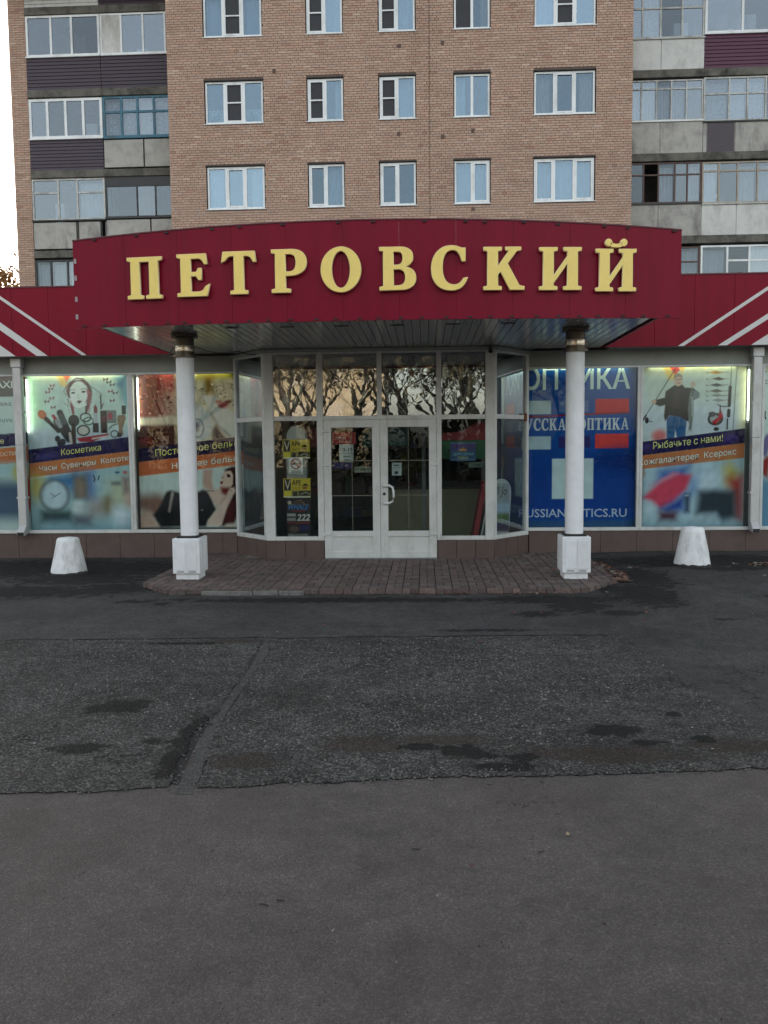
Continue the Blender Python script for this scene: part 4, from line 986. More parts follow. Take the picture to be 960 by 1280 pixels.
# ------------------------------------------------------------------ trees
def bare_tree(x, y, h, seed, label, leafy=0, lcol=(0.35, 0.19, 0.06), depth=6, name='bare_tree', group='trees', spread=1.0, lsize=0.09):
    rnd = random.Random(seed); t = thing(name, label, 'tree', (x, y, 0), group)
    m = MB(); leaves = MB(); tips = []
    def grow(p, d, L, r, k):
        n = 3; pts = [p]; rr = [r]; q = p
        for i in range(n):
            d = (d+Vector((rnd.uniform(-.22, .22), rnd.uniform(-.22, .22), rnd.uniform(-.05, .16)))).normalized(); q = q+d*(L/n); pts.append(q); rr.append(r*(1-0.35*(i+1)/n))
        m.tube(pts, rr, 6 if k < 3 else 4, cap=False)
        if k >= depth: tips.append((q, d)); return
        for j in range(rnd.choice((2, 3, 3)) if k else 4):
            s = rnd.choice((1, 2, 3)); b = pts[s] if k else pts[rnd.choice((2, 3))]
            nd = (d*rnd.uniform(0.5, 1.0)+Vector((rnd.uniform(-1, 1), rnd.uniform(-1, 1), rnd.uniform(-.25, .75)))*0.75*spread).normalized()
            grow(b, nd, L*rnd.uniform(0.6, 0.82), rr[s]*rnd.uniform(0.42, 0.64), k+1)
        if k >= depth-2: tips.append((q, d))
    grow(Vector((x, y, -0.05)), Vector((0, 0, 1)), h*0.33, h*0.022, 0)
    m.build('trunk', 'bark', t, smooth=True)
    if leafy:
        for q, d in tips:
            for i in range(rnd.randint(0, leafy)):
                c = q+Vector((rnd.gauss(0, .22), rnd.gauss(0, .22), rnd.gauss(0, .2))); u = Vector((rnd.uniform(-1, 1), rnd.uniform(-1, 1), rnd.uniform(-1, 1))).normalized(); w = u.orthogonal().normalized(); s = rnd.uniform(.6, 1.3)*lsize
                k = rnd.uniform(.5, 1.3); col = (lcol[0]*k, lcol[1]*k*rnd.uniform(.8, 1.2), lcol[2]*k)
                leaves.face([c-u*s, c+w*s*.6, c+u*s, c-w*s*.6], 0, col)
        stuff(leaves.build('crown', 'leaf_orange', t))
    return t
bare_tree(-30.6, 58.0, 21.0, 5, 'tree with thin orange autumn leaves left of the brick pier', 34, (0.33, 0.17, 0.055), 5, 'autumn_tree', None, lsize=0.17)
bare_tree(-6.2, -14.0, 11, 8, 'bare tree across the road mirrored in the pane above the vape stickers', 2, (0.14, 0.10, 0.04), 7)
bare_tree(-0.6, -14.0, 11, 12, 'bare tree across the road mirrored in the pane above the right door', 2, (0.14, 0.10, 0.04), 7)
bare_tree(2.6, -13.0, 10, 33, 'bare tree across the road mirrored above the church shop sign', 2, (0.14, 0.10, 0.04), 7)
bare_tree(-11.5, -15.5, 12, 21, 'bare tree across the road mirrored in the bed linen poster window', 2, (0.16, 0.11, 0.05), 6)
def copy_tree(src, x, y, rz):
    r = src.copy(); COL.objects.link(r); r.location = (x, y, 0); r.rotation_euler.z = rz; r['label'] = 'bare tree of the row across the road seen only mirrored in the glass'; r['group'] = 'row of bare trees across the road'
    for ch in src.children: c = ch.copy(); COL.objects.link(c); c.parent = r
TR = [o for o in COL.objects if o.name.startswith('bare_tree')]
for i, (x, y) in enumerate(((-9, -20), (-3.5, -15.5), (1.0, -22), (4.5, -19), (7.5, -23), (-14.5, -21), (3.0, -29), (-5.6, -17), (-6.9, -18.5), (2.4, -17), (1.5, -19), (-7.6, -12.5))): copy_tree(TR[i % 3], x, y, 1.3+i*1.9)
# the sunlit building across the road, seen only in the glass
op = thing('opposite_building', 'cream five-storey building across the road mirrored in the entrance glass', 'building', (-6, -46, 0))
m = MB(); m.box(-24, -3.4, -58, -46, 0, 15); m.build('wall', 'cream_wall', op)
m = MB(); m.box(-24.4, -3.0, -58.4, -45.6, 15.002, 15.4); m.build('cornice', 'kerb_concrete', op)
wm = MB(); wm.box(-0.75, 0.75, -0.08, 0.03, 0, 1.5); wme = wm.mesh('window', 'cream_wall'); pm = MB(); pm.box(-0.66, 0.66, 0.031, 0.045, 0.09, 1.41); pme = pm.mesh('pane', 'tan_frame')
for k in range(7):
    for j in range(5):
        x, z = -22.5+3.0*k, 1.2+2.8*j; w = inst('window', wme, op, (x+6, 0.02, z)); inst('pane', pme, w)

# ------------------------------------------------------------------ fallen leaves, twigs and litter
rnd = random.Random(3); lv = MB(); lt = MB()
def leaf(x, y, s, zb):
    a = rnd.uniform(0, 6.28); u = Vector((math.cos(a), math.sin(a), rnd.uniform(-.3, .3)))*s; w = Vector((-math.sin(a), math.cos(a), rnd.uniform(-.4, .4)))*s*0.55
    c = Vector((x, y, zb+0.012)); k = rnd.uniform(.5, 1.3)
    col = rnd.choice([(0.15*k, 0.045*k, 0.030*k), (0.11*k, 0.040*k, 0.028*k), (0.18*k, 0.075*k, 0.04*k), (0.24*k, 0.20*k, 0.15*k)])
    lv.face([c-u, c-u*.2+w, c+u, c-u*.2-w], 0, col); lv.v = [(p[0], p[1], max(p[2], zb+0.010)) for p in lv.v[-4:]] if False else lv.v
def zat(x, y): return max(gz(x, y)+0.006, ZP+0.001 if (-3.5 < x < 2.38 and 9.6 < y < 13) else 0)
for i in range(220):
    t = rnd.random(); x, y = 2.44-0.02*t+rnd.gauss(0, .05), 10.25+1.6*t**1.3; leaf(x, y, rnd.uniform(.018, .045), zat(x, y))
for i in range(70):
    x = rnd.choice((rnd.gauss(.35, .16), rnd.gauss(1.2, .12), rnd.uniform(-.6, 1.8))); y = 9.66+0.012*x+rnd.gauss(-.03, .025); leaf(x, y, rnd.uniform(.015, .035), 0.006)
for i in range(110): x, y = rnd.gauss(4.75, .25), rnd.gauss(11.45, .12); leaf(x, y, rnd.uniform(.02, .045), zat(x, y))
for i in range(110):
    x, y = rnd.uniform(-1, 5.5), rnd.uniform(7.2, 13.0); leaf(x, y, rnd.uniform(.012, .035), zat(x, y))
for i in range(60):
    x, y = rnd.uniform(-6, 3), rnd.uniform(2.2, 12.5)
    if rnd.random() < .6: leaf(x, y, rnd.uniform(.008, .022), zat(x, y))
stuff(lv.build('fallen_leaves', 'leaf_orange'), 'dry reddish leaves scattered beside the paved platform')
for i in range(90):
    x, y = rnd.uniform(-5, 4.5), rnd.choice((rnd.uniform(2.0, 5), rnd.uniform(5, 12.5))); a = rnd.uniform(0, 3.14); s = rnd.uniform(.003, .009); z = zat(x, y)+0.002
    d = Vector((math.cos(a), math.sin(a), 0))*s; n = Vector((-math.sin(a), math.cos(a), 0))*s*.4
    k = rnd.uniform(.5, 1.0); c = Vector((x, y, z)); col = (0.34*k, 0.32*k, 0.28*k)
    h = Vector((0, 0, s*.4)); lt.raw([c-d-n, c+d-n, c+d+n, c-d+n, c-d-n+h, c+d-n+h, c+d+n*.5+h, c-d+n+h], [(4, 5, 6, 7), (0, 1, 5, 4), (1, 2, 6, 5), (2, 3, 7, 6), (3, 0, 4, 7)], 0, col)
for i in range(420):   # dust and grit gathered along the plinth, the platform edge and the pedestals
    q = rnd.random()
    if q < .5: x = rnd.choice((rnd.uniform(-6.5, -3.5), rnd.uniform(2.4, 5.5))); y = 13.05-abs(rnd.gauss(0, .09))
    elif q < .8: x = rnd.uniform(-3, 1.9); y = 9.62-abs(rnd.gauss(0, .05))
    else: cx, cy = rnd.choice(((-3.015, 10.58), (1.862, 10.58), (-4.98, 11.42), (3.62, 11.52))); a = rnd.uniform(0, 6.28); rr = rnd.uniform(.20, .34); x, y = cx+rr*math.cos(a), cy+rr*math.sin(a)
    a = rnd.uniform(0, 3.14); s = rnd.uniform(.004, .014); z = zat(x, y)+.001; d = Vector((math.cos(a), math.sin(a), 0))*s; n = Vector((-math.sin(a), math.cos(a), 0))*s*.5; c = Vector((x, y, z)); h = Vector((0, 0, s*.5)); k = rnd.uniform(.4, 1.5)
    lt.raw([c-d-n, c+d-n, c+d+n, c-d+n, c-d-n+h, c+d-n+h, c+d+n*.5+h, c-d+n+h], [(4, 5, 6, 7), (0, 1, 5, 4), (1, 2, 6, 5), (2, 3, 7, 6), (3, 0, 4, 7)], 0, (0.07*k, 0.055*k, 0.042*k))
for i in range(45):   # small dark grit and twigs on the near road
    x, y = rnd.uniform(-2, 2), rnd.uniform(1.9, 4.2); a = rnd.uniform(0, 3.14); s = rnd.choice((.003, .005, .004, .003, .004, .002, .006, .003, .018)); n = Vector((-math.sin(a), math.cos(a), 0))*min(s*.4, .0025); d = Vector((math.cos(a), math.sin(a), 0))*s; c = Vector((x, y, 0.003)); h = Vector((0, 0, .003))
    lt.raw([c-d-n, c+d-n, c+d+n, c-d+n, c-d-n+h, c+d-n+h, c+d+n*.5+h, c-d+n+h], [(4, 5, 6, 7), (0, 1, 5, 4), (1, 2, 6, 5), (2, 3, 7, 6), (3, 0, 4, 7)], 0, (0.02, 0.016, 0.013))
gv = MB()       # loose stones crumbled off the rough asphalt along its near edge and its seam
for i in range(1500):
    if i < 1100: x = rnd.uniform(-4.2, 2.2); y = road_y(x)+rnd.gauss(0.0, .045)
    else: y = rnd.uniform(4.2, 7.4); x = trench(y)+rnd.choice((-.06, .05))+rnd.gauss(0, .03)
    s = abs(rnd.gauss(.004, .0025))+.002; k = rnd.uniform(.4, 1.3); z = 0.002 if y < road_y(x) else 0.004
    V = [Vector((x+s*rnd.uniform(.7, 1.2)*math.cos(a), y+s*rnd.uniform(.7, 1.2)*math.sin(a), z-.001)) for a in (0, 1.57, 3.14, 4.71)]+[Vector((x+rnd.uniform(-.3, .3)*s, y+rnd.uniform(-.3, .3)*s, z+s*rnd.uniform(.5, 1)))]
    gv.raw(V, [(0, 1, 4), (1, 2, 4), (2, 3, 4), (3, 0, 4)], 0, (0.10*k, 0.096*k, 0.09*k))
# worn stones standing proud of the rough slabs
import numpy as np
rs = np.random.RandomState(5); N = 34000; sx = np.empty(0); sy = np.empty(0)
sy = rs.uniform(4.2, 7.45, N); sx = rs.uniform(-5.2, 2.0, N)
tx = np.array([trench(v) for v in sy]); ry = np.array([road_y(v) for v in sx]); ly = np.array([line_y(v) for v in sx]); re_ = np.array([right_edge(v) for v in sy])
keep = (sy > ry+.0) & (sy < ly-.03) & (np.abs(sx-tx) > .06) & (sx < re_-.02) & (np.abs(sx) < sy*0.62)
dn = np.sin(sx*2.3+1)+np.sin(sy*3.1+sx)+np.sin(sx*5.1-sy*4.0)          # patchy wear
keep &= rs.uniform(0, 1, N) < np.clip(.55+.22*dn, .08, 1)
keep &= np.array([max(stains(a, b)) < .35 for a, b in zip(sx, sy)])
sx, sy = sx[keep], sy[keep]; n = len(sx); sz = np.abs(rs.normal(.0038, .002, n))+.0018
an = np.array([0, 1.57, 3.14, 4.71])[None]+rs.uniform(0, 1.57, (n, 1)); rad = sz[:, None]*rs.uniform(.7, 1.3, (n, 4))
zb = np.array([gz(a, b) for a, b in zip(sx, sy)])+.0035
V = np.empty((n, 5, 3)); V[:, :4, 0] = sx[:, None]+rad*np.cos(an); V[:, :4, 1] = sy[:, None]+rad*np.sin(an); V[:, :4, 2] = zb[:, None]
V[:, 4, 0] = sx; V[:, 4, 1] = sy; V[:, 4, 2] = zb+sz*rs.uniform(.4, .9, n)
kk = rs.uniform(.5, 1.5, n)**1.6; off_ = len(gv.v); gv.v += [tuple(p) for p in V.reshape(-1, 3).tolist()]
for i in range(n):
    q = off_+5*i; cc = (0.112*kk[i], 0.107*kk[i], 0.102*kk[i])
    for e in range(4): gv.f.append((q+e, q+(e+1) % 4, q+4)); gv.mi.append(0); gv.c.append(cc)
stuff(gv.build('gravel', 'litter'), 'loose crumbs of stone along the edge of the rough asphalt')
stuff(lt.build('litter', 'litter'), 'tiny pale scraps and grit scattered on the asphalt')
# single pieces one can make out on the near road
m = MB(); P = [Vector((0.955, 2.33, .006)), Vector((0.985, 2.36, .012)), Vector((1.0, 2.40, .012)), Vector((1.03, 2.43, .007))]; m.tube(P, [.0022, .003, .0025, .002], 6); tag(m.build('twig', 'bark', smooth=True), 'small dark bent twig on the near road', 'twig')
m = MB(); c = Vector((0.62, 3.62, .006)); m.raw([c+Vector(v) for v in ((-.008, -.012, 0), (.006, -.015, .002), (.010, .002, .001), (.003, .020, .003), (-.007, .012, 0), (0, 0, .003))], [(0, 1, 5), (1, 2, 5), (2, 3, 5), (3, 4, 5), (4, 0, 5)], 0, (0.26, 0.20, 0.13)); tag(m.build('dry_leaf', 'litter'), 'single pale dry leaf lying on the near road', 'leaf')

# ------------------------------------------------------------------ printed posters
import numpy as np
def lin(c):
    c = np.array(c, float)/255.0
    return np.where(c <= 0.04045, c/12.92, ((c+0.055)/1.055)**2.4)
GAIN = 1.0
class Print:
    # a flat print drawn by code: a fine coloured sheet plus raised-by-a-hair lettering
    def __init__(s, rect, world, Y, step=1.0, bg=(200, 210, 205), gain=None):
        s.x0, s.x1, s.y0, s.y1 = rect; s.W = world; s.Y = Y; s.gain = gain or GAIN
        s.nx = max(2, int((s.x1-s.x0)/step)); s.ny = max(2, int((s.y1-s.y0)/step))
        gx, gy = np.meshgrid(np.linspace(s.x0, s.x1, s.nx+1), np.linspace(s.y0, s.y1, s.ny+1))
        s.X, s.Yp = gx, gy; s.C = np.ones(gx.shape+(3,))*lin(bg); s.txt = []; s.T = (1, 0, 0); s.b = 0.42; s.k = 1.0
    def crop(s, sc, ox, oy): s.T = (sc, ox, oy); return s
    def t(s, p): return (p[0]/s.T[0]+s.T[1], p[1]/s.T[0]+s.T[2])
    def _put(s, m, col, a=1.0): m = (m*a)[..., None]; s.C = s.C*(1-m)+lin(col)*m
    def sd(s, pts):
        P = np.array([s.t(p) for p in pts]); x, y = s.X, s.Yp
        d = np.full(x.shape, 1e9); inside = np.zeros(x.shape, bool); n = len(P)
        for i in range(n):
            a, b = P[i], P[(i+1) % n]; e = b-a; L = max(1e-9, e@e)
            tt = np.clip(((x-a[0])*e[0]+(y-a[1])*e[1])/L, 0, 1)
            d = np.minimum(d, np.hypot(x-a[0]-tt*e[0], y-a[1]-tt*e[1]))
            c = ((a[1] > y) != (b[1] > y))
            if abs(e[1]) > 1e-9: inside ^= c & (x < (y-a[1])*e[0]/e[1]+a[0])
        return np.where(inside, -d, d)
    def poly(s, pts, col, blur=None, a=1.0):
        b = blur*s.k if blur else s.b*s.k; d = s.sd(pts); m = np.clip(0.5-d/(2*b), 0, 1); s._put(m*m*(3-2*m), col, a); return s
    def el(s, cx, cy, rx, ry, col, blur=None, a=1.0, rot=0):
        r = math.radians(rot); n = 28
        return s.poly([(cx+rx*math.cos(k*6.2832/n)*math.cos(r)-ry*math.sin(k*6.2832/n)*math.sin(r), cy+rx*math.cos(k*6.2832/n)*math.sin(r)+ry*math.sin(k*6.2832/n)*math.cos(r)) for k in range(n)], col, blur, a)
    def line(s, pts, w, col, blur=None, a=1.0):
        b = blur or s.b; P = np.array([s.t(p) for p in pts]); d = np.full(s.X.shape, 1e9); w = w/s.T[0]
        for p, q in zip(P[:-1], P[1:]):
            e = q-p; L = max(1e-9, e@e); tt = np.clip(((s.X-p[0])*e[0]+(s.Yp-p[1])*e[1])/L, 0, 1)
            d = np.minimum(d, np.hypot(s.X-p[0]-tt*e[0], s.Yp-p[1]-tt*e[1]))
        m = np.clip(0.5-(d-w/2)/(2*b), 0, 1); s._put(m, col, a); return s
    def ring(s, cx, cy, rx, ry, w, col, a=1.0):
        n = 24; return s.line([(cx+rx*math.cos(k*6.2832/n), cy+ry*math.sin(k*6.2832/n)) for k in range(n+1)], w, col, None, a)
    def rect(s, x0, y0, x1, y1, col, blur=None, a=1.0): return s.poly([(x0, y0), (x1, y0), (x1, y1), (x0, y1)], col, blur, a)
    def mottle(s, amp, sc, seed=0):
        r = np.random.RandomState(seed); n = np.zeros(s.X.shape)
        for k in range(14):
            a = r.uniform(0, 6.28, 3); f = r.uniform(.4, 4.5, 2)/sc; n += np.sin(s.X*f[0]*math.cos(a[0])+s.Yp*f[1]*math.sin(a[0])+a[1])
        s.C *= (1+amp*n[..., None]/5); return s
    def text(s, body, x, y, width, h, col, ang=0.0, layer=1, off=0.0, out=None, shear=0.0, outw=0.035, font='sans'):
        # left end of the baseline at x, y (crop units), overall width and cap height in crop units
        if out is not None: s.text(body, x, y, width, h, out, ang, layer, outw, None, shear, 0, font)
        v, f = text_mesh(body, off, shear) if font == 'sans' else serif_mesh(body, off)
        base, _ = text_mesh(body, 0, shear) if font == 'sans' else serif_mesh(body, 0)
        bx0, bx1 = base[:, 0].min(), base[:, 0].max(); ch = 0.70 if font == 'sans' else 1.0
        px, py = s.t((x, y)); w = width/s.T[0]; hh = h/s.T[0]
        u = (v[:, 0]-bx0)/(bx1-bx0)*w; q = v[:, 1]/ch*hh; r = math.radians(ang)
        s.txt.append((px+u*math.cos(r), py-q-u*math.sin(r), f, lin(col), layer+(1 if out is not None else 0)))
        return s
    def w(s, x, y):
        a0, a1, b0, b1, X0, X1, Z0, Z1 = s.W
        return X0+(x-a0)/(a1-a0)*(X1-X0), Z0+(y-b0)/(b1-b0)*(Z1-Z0)
    def build(s, name, label, cat, group=None, mtl='print', back=0.006, parent=None):
        nx, ny = s.nx, s.ny; X, Z = s.w(s.X, s.Yp); n0 = (nx+1)*(ny+1)
        V = np.stack([X, np.full(X.shape, s.Y), Z], -1).reshape(-1, 3)
        i, j = np.meshgrid(np.arange(nx), np.arange(ny)); k = (j*(nx+1)+i).ravel()
        F = np.stack([k+nx+1, k+nx+2, k+1, k], -1).tolist()
        Cc = np.clip(1.25*s.C**1.28*s.gain, 0, 0.95).reshape(-1, 3); Vs = [V]; Cs = [Cc]; base = n0
        for (tx, ty, f, col, ly) in s.txt:
            wx, wz = s.w(tx, ty); Vs.append(np.stack([wx, np.full(wx.shape, s.Y-0.0012*ly), wz], -1)); Cs.append(np.tile(np.clip(col*s.gain, 0, .95), (len(tx), 1)))
            F += [[q+base for q in ff] for ff in f]; base += len(tx)
        # thickness: back face and rim
        c = [0, nx, n0-1, n0-1-nx]; bk = V[c].copy(); bk[:, 1] += back; Vs.append(bk); Cs.append(Cc[c]*0.5); b = base
        F += [[b, b+1, b+2, b+3]]+[[c[(q+1) % 4], c[q], b+q, b+(q+1) % 4] for q in range(4)]
        V = np.concatenate(Vs); Cc = np.concatenate(Cs)
        me = bpy.data.meshes.new(name); me.from_pydata(V.tolist(), [], F); me.materials.append(MATS[mtl])
        at = me.color_attributes.new('Col', 'FLOAT_COLOR', 'POINT'); at.data.foreach_set('color', np.concatenate([Cc, np.ones((len(Cc), 1))], 1).ravel())
        o = bpy.data.objects.new(name, me); COL.objects.link(o)
        if parent: o.parent = parent; o.location = -wloc(parent)
        elif label: tag(o, label, cat, group)
        return o
_tm = {}
def text_mesh(body, off, shear):
    key = (body, off, shear)
    if key in _tm: return _tm[key]
    cu = bpy.data.curves.new('t', 'FONT'); cu.body = body; cu.resolution_u = 2; cu.offset = off; cu.shear = shear
    o = bpy.data.objects.new('t', cu); COL.objects.link(o); dg = bpy.context.evaluated_depsgraph_get()
    me = bpy.data.meshes.new_from_object(o.evaluated_get(dg)); v = np.empty(len(me.vertices)*3); me.vertices.foreach_get('co', v)
    f = [list(p.vertices) for p in me.polygons]; COL.objects.unlink(o); bpy.data.objects.remove(o); bpy.data.meshes.remove(me)
    _tm[key] = (v.reshape(-1, 3)[:, :2], f); return _tm[key]
def serif_mesh(body, off):
    vs, fs, x, n = [], [], 0.0, 0
    for ch in body:
        if ch == ' ': x += 0.45; continue
        gw = GLYPH[ch][0]/100; me = glyph_mesh(ch, gw, 1.0, 0.0, 0.0); v = np.empty(len(me.vertices)*3); me.vertices.foreach_get('co', v); v = v.reshape(-1, 3)[:, :2]
        v = (v-[gw/2, .5])*(1+off)+[gw/2, .5]
        vs.append(v+[x, 0]); fs += [[q+n for q in p.vertices] for p in me.polygons]; n += len(v); x += gw+0.10; bpy.data.meshes.remove(me)
    return np.concatenate(vs), fs
PW = {'cos': (34,163,467,663,-6.362,-4.682,2.916,0.419), 'ling': (170,300,465,663,-4.591,-2.920,2.917,0.410), 'opt': (652,794,457,660,1.505,3.250,2.929,0.416),
      'fish': (798,940,455,660,3.299,5.020,2.927,0.407), 'left': (0,20,470,663,-6.809,-6.546,2.895,0.425), 'right': (948,957,440,655,5.114,5.222,3.093,0.464),
      'bay': (343,397,530,668,-2.240,-1.593,2.061,0.419), 'door1': (415,465,533,663,-1.378,-0.783,2.017,0.475), 'door2': (485,533,533,663,-0.546,0.021,2.008,0.471), 'bay2': (552,607,530,668,0.245,0.892,2.034,0.407)}
YP = 13.20
PALE = (205, 220, 212)
# --- cosmetics
p = Print((36, 166, 462, 664), PW['cos'], YP, 0.72, (196, 214, 208))
p.crop(7.385, 35, 465)
p.rect(-40, -40, 1000, 60, (225, 228, 190), 12); p.el(0, 260, 130, 260, (190, 225, 195), 14); p.poly([(260, -20), (330, -20), (400, 140), (330, 120)], (235, 205, 130), 3); p.poly([(320, -20), (390, -20), (420, 40), (380, 90)], (225, 130, 80), 1.5)
p.poly([(820, 60), (960, 0), (960, 400), (900, 300)], (125, 170, 180), 5); p.poly([(840, 120), (930, 30), (900, 160)], (90, 140, 160), 3)
p.rect(-20, 520, 1000, 720, (185, 196, 205), 10)
# face: hair strokes, eyes, lips
p.el(490, 185, 100, 150, (226, 234, 226), 2)
for pts in ([(395, 235), (380, 180), (395, 120), (430, 85), (490, 75), (450, 95), (415, 140), (405, 190), (412, 240)], [(490, 72), (545, 78), (590, 115), (612, 165), (608, 225), (585, 275), (560, 300), (578, 240), (580, 180), (565, 130), (530, 95)]):
    p.poly(pts, (105, 70, 70), 0.8)
p.poly([(410, 250), (440, 320), (445, 385), (425, 390), (412, 330)], (165, 85, 90), .8); p.poly([(540, 390), (545, 320), (590, 270), (575, 330), (555, 380)], (90, 60, 65), .8); p.poly([(560, 150), (600, 190), (590, 250), (565, 290), (570, 220)], (190, 110, 115), 1)
for pts in ([(375, 215), (352, 175), (380, 120), (420, 85)], [(420, 95), (470, 55), (540, 60)], [(600, 130), (630, 150), (700, 205)], [(350, 280), (390, 310)], [(385, 245), (405, 300), (430, 350)]): p.line(pts, 5, (110, 85, 85))
random.seed(23)
for k in range(46):      # loose wavy hair strokes round the face
    a = random.uniform(-200, 20); rx, ry = random.uniform(92, 122), random.uniform(100, 130); cx, cy = 492, 185; q = []
    for e in range(6): b = math.radians(a+e*9); q.append((cx+rx*(1+.05*math.sin(e*1.9+k))*math.cos(b), cy+ry*math.sin(b)))
    p.line(q, random.uniform(2, 6), random.choice([(95, 66, 66), (130, 92, 88), (70, 54, 58), (150, 100, 98)]), a=.8)
for k in range(14):
    sd = random.choice((-1, 1)); x = 492+sd*random.uniform(84, 116); y = random.uniform(190, 260); q = [(x+sd*9*math.sin(e*1.2+k)-sd*e*5, y+e*26) for e in range(6)]
    p.line(q, random.uniform(2, 6), random.choice([(150, 80, 88), (100, 66, 70), (175, 100, 108)]), a=.8)
p.poly([(412, 192), (440, 178), (462, 188), (440, 200)], (60, 65, 70)); p.poly([(510, 182), (535, 170), (560, 178), (535, 192)], (60, 65, 70)); p.line([(408, 172), (435, 158), (462, 166)], 5, (120, 105, 100)); p.line([(512, 160), (540, 150), (562, 158)], 5, (120, 105, 100))
p.poly([(466, 268), (492, 258), (520, 266), (492, 290)], (110, 75, 85)); p.line([(488, 200), (482, 236), (496, 240)], 3, (190, 190, 185)); p.line([(440, 320), (490, 340), (545, 315)], 3, (170, 150, 150))
random.seed(11)
for (cx, cy) in ((250, 120), (205, 180), (240, 235), (195, 265), (250, 320), (235, 150), (740, 70), (800, 120), (780, 180), (825, 195), (795, 265), (770, 95)):
    c = random.choice([(90, 70, 80), (120, 60, 65), (80, 80, 90), (150, 60, 70)])
    p.poly([(cx-26, cy-14), (cx, cy), (cx-18, cy+18)], c); p.poly([(cx+26, cy-18), (cx, cy), (cx+18, cy+14)], c)
p.line([(185, 430), (290, 540)], 34, (45, 45, 50)); p.el(145, 385, 38, 46, (190, 120, 85), rot=-40); p.line([(180, 425), (200, 445)], 40, (70, 60, 60))
p.line([(270, 450), (380, 620)], 50, (50, 60, 65)); p.poly([(228, 390), (255, 385), (300, 445), (270, 465)], (170, 60, 75)); p.line([(280, 450), (310, 490)], 44, (160, 165, 170))
p.line([(310, 370), (385, 560)], 58, (45, 52, 58)); p.line([(320, 410), (340, 455)], 60, (120, 130, 135), a=.5); p.el(435, 445, 52, 56, (60, 66, 68)); p.line([(430, 500), (430, 655)], 40, (70, 55, 55)); p.line([(395, 560), (405, 650)], 24, (200, 190, 190))
p.ring(545, 415, 48, 38, 12, (50, 55, 60)); p.ring(570, 450, 44, 34, 10, (60, 65, 70)); p.el(520, 535, 62, 52, (48, 52, 56)); p.el(520, 535, 48, 38, (195, 195, 190))
p.rect(608, 465, 662, 555, (40, 40, 48)); p.rect(616, 375, 658, 468, (185, 190, 195)); p.poly([(622, 375), (622, 320), (640, 296), (656, 330), (656, 375)], (140, 60, 75))
p.rect(680, 355, 742, 560, (60, 45, 50)); p.rect(682, 400, 742, 460, (110, 60, 68)); p.rect(742, 352, 828, 470, (135, 140, 140)); p.el(770, 405, 22, 36, (165, 80, 95)); p.line([(690, 215), (690, 340)], 14, (60, 60, 65)); p.line([(712, 290), (692, 335)], 8, (60, 60, 65))
p.line([(760, 520), (790, 490), (830, 480)], 12, (120, 125, 125)); p.rect(878, 312, 916, 392, (45, 55, 55)); p.poly([(840, 400), (905, 395), (915, 430), (880, 520), (885, 580), (840, 590), (845, 510), (832, 440)], (150, 130, 110)); p.ring(805, 570, 34, 30, 10, (60, 60, 68)); p.el(850, 580, 24, 22, (70, 70, 75))
p.poly([(455, 605), (750, 565), (752, 580), (600, 640), (480, 640)], (165, 60, 75)); p.line([(600, 612), (750, 590)], 14, (200, 190, 190)); p.el(280, 610, 26, 30, (55, 62, 75)); p.el(325, 640, 30, 32, (60, 66, 78)); p.el(295, 655, 24, 24, (50, 58, 70))
# bands
p.crop(6.096, 30, 455)
p.poly([(30, 645), (860, 548), (860, 658), (30, 752)], (52, 45, 95)); p.poly([(30, 752), (860, 658), (860, 770), (30, 858)], (196, 132, 92))
p.el(160, 700, 90, 24, (80, 75, 130), 4, rot=-7)
p.text('Косметика', 285, 690, 305, 46, (225, 220, 140), 6.6, out=(40, 35, 60)); p.text('Часы  Сувениры  Колготки', 112, 812, 715, 40, (240, 236, 225), 6.6, out=(70, 42, 32), off=.008)
# lower blurred picture
p.crop(7.385, 35, 570); p.k = 1.0
p.poly([(-20, 215), (1000, 70), (1000, 720), (-20, 720)], (165, 190, 195), 1.2)
p.k = 1.8; p.el(60, 280, 80, 110, (190, 180, 110), 8); p.poly([(200, 200), (450, 150), (430, 330), (300, 260)], (70, 125, 175), 6); p.poly([(520, 150), (590, 140), (600, 380), (540, 380)], (90, 120, 175), 6); p.poly([(740, 230), (960, 180), (960, 460), (720, 470)], (185, 190, 170), 8)
p.rect(410, 170, 540, 390, (105, 105, 110), 4); p.el(470, 290, 44, 90, (150, 135, 120), 4); p.el(230, 360, 138, 148, (70, 80, 88), 2.2); p.el(230, 360, 120, 132, (188, 204, 212), 2); p.rect(95, 500, 385, 610, (66, 88, 92), 4); p.line([(195, 340), (235, 368), (285, 335)], 6, (90, 100, 105)); p.line([(205, 385), (235, 368)], 5, (100, 110, 115))
p.el(450, 480, 62, 66, (195, 205, 208), 3); p.rect(400, 550, 560, 640, (105, 95, 105), 5); p.el(620, 480, 90, 80, (165, 155, 155), 8); p.el(720, 450, 45, 80, (135, 125, 95), 5); p.rect(765, 475, 930, 680, (205, 214, 222), 5); p.line([(595, 175), (610, 210), (600, 230)], 12, (70, 70, 80)); p.line([(650, 180), (640, 215)], 12, (80, 75, 85)); p.el(818, 150, 22, 10, (50, 120, 150)); p.el(890, 150, 22, 18, (190, 130, 135)); p.rect(870, 200, 920, 350, (150, 130, 130), 3); p.rect(765, 240, 840, 262, (100, 110, 115), 2); p.el(930, 410, 40, 50, (205, 170, 165), 5); p.rect(-20, 620, 1000, 720, (120, 150, 165), 8, .7)
p.mottle(.06, 6, 1).build('window_poster', 'cosmetics poster with a sketched woman, lipsticks and a big clock', 'poster', 'posters in the shop windows')
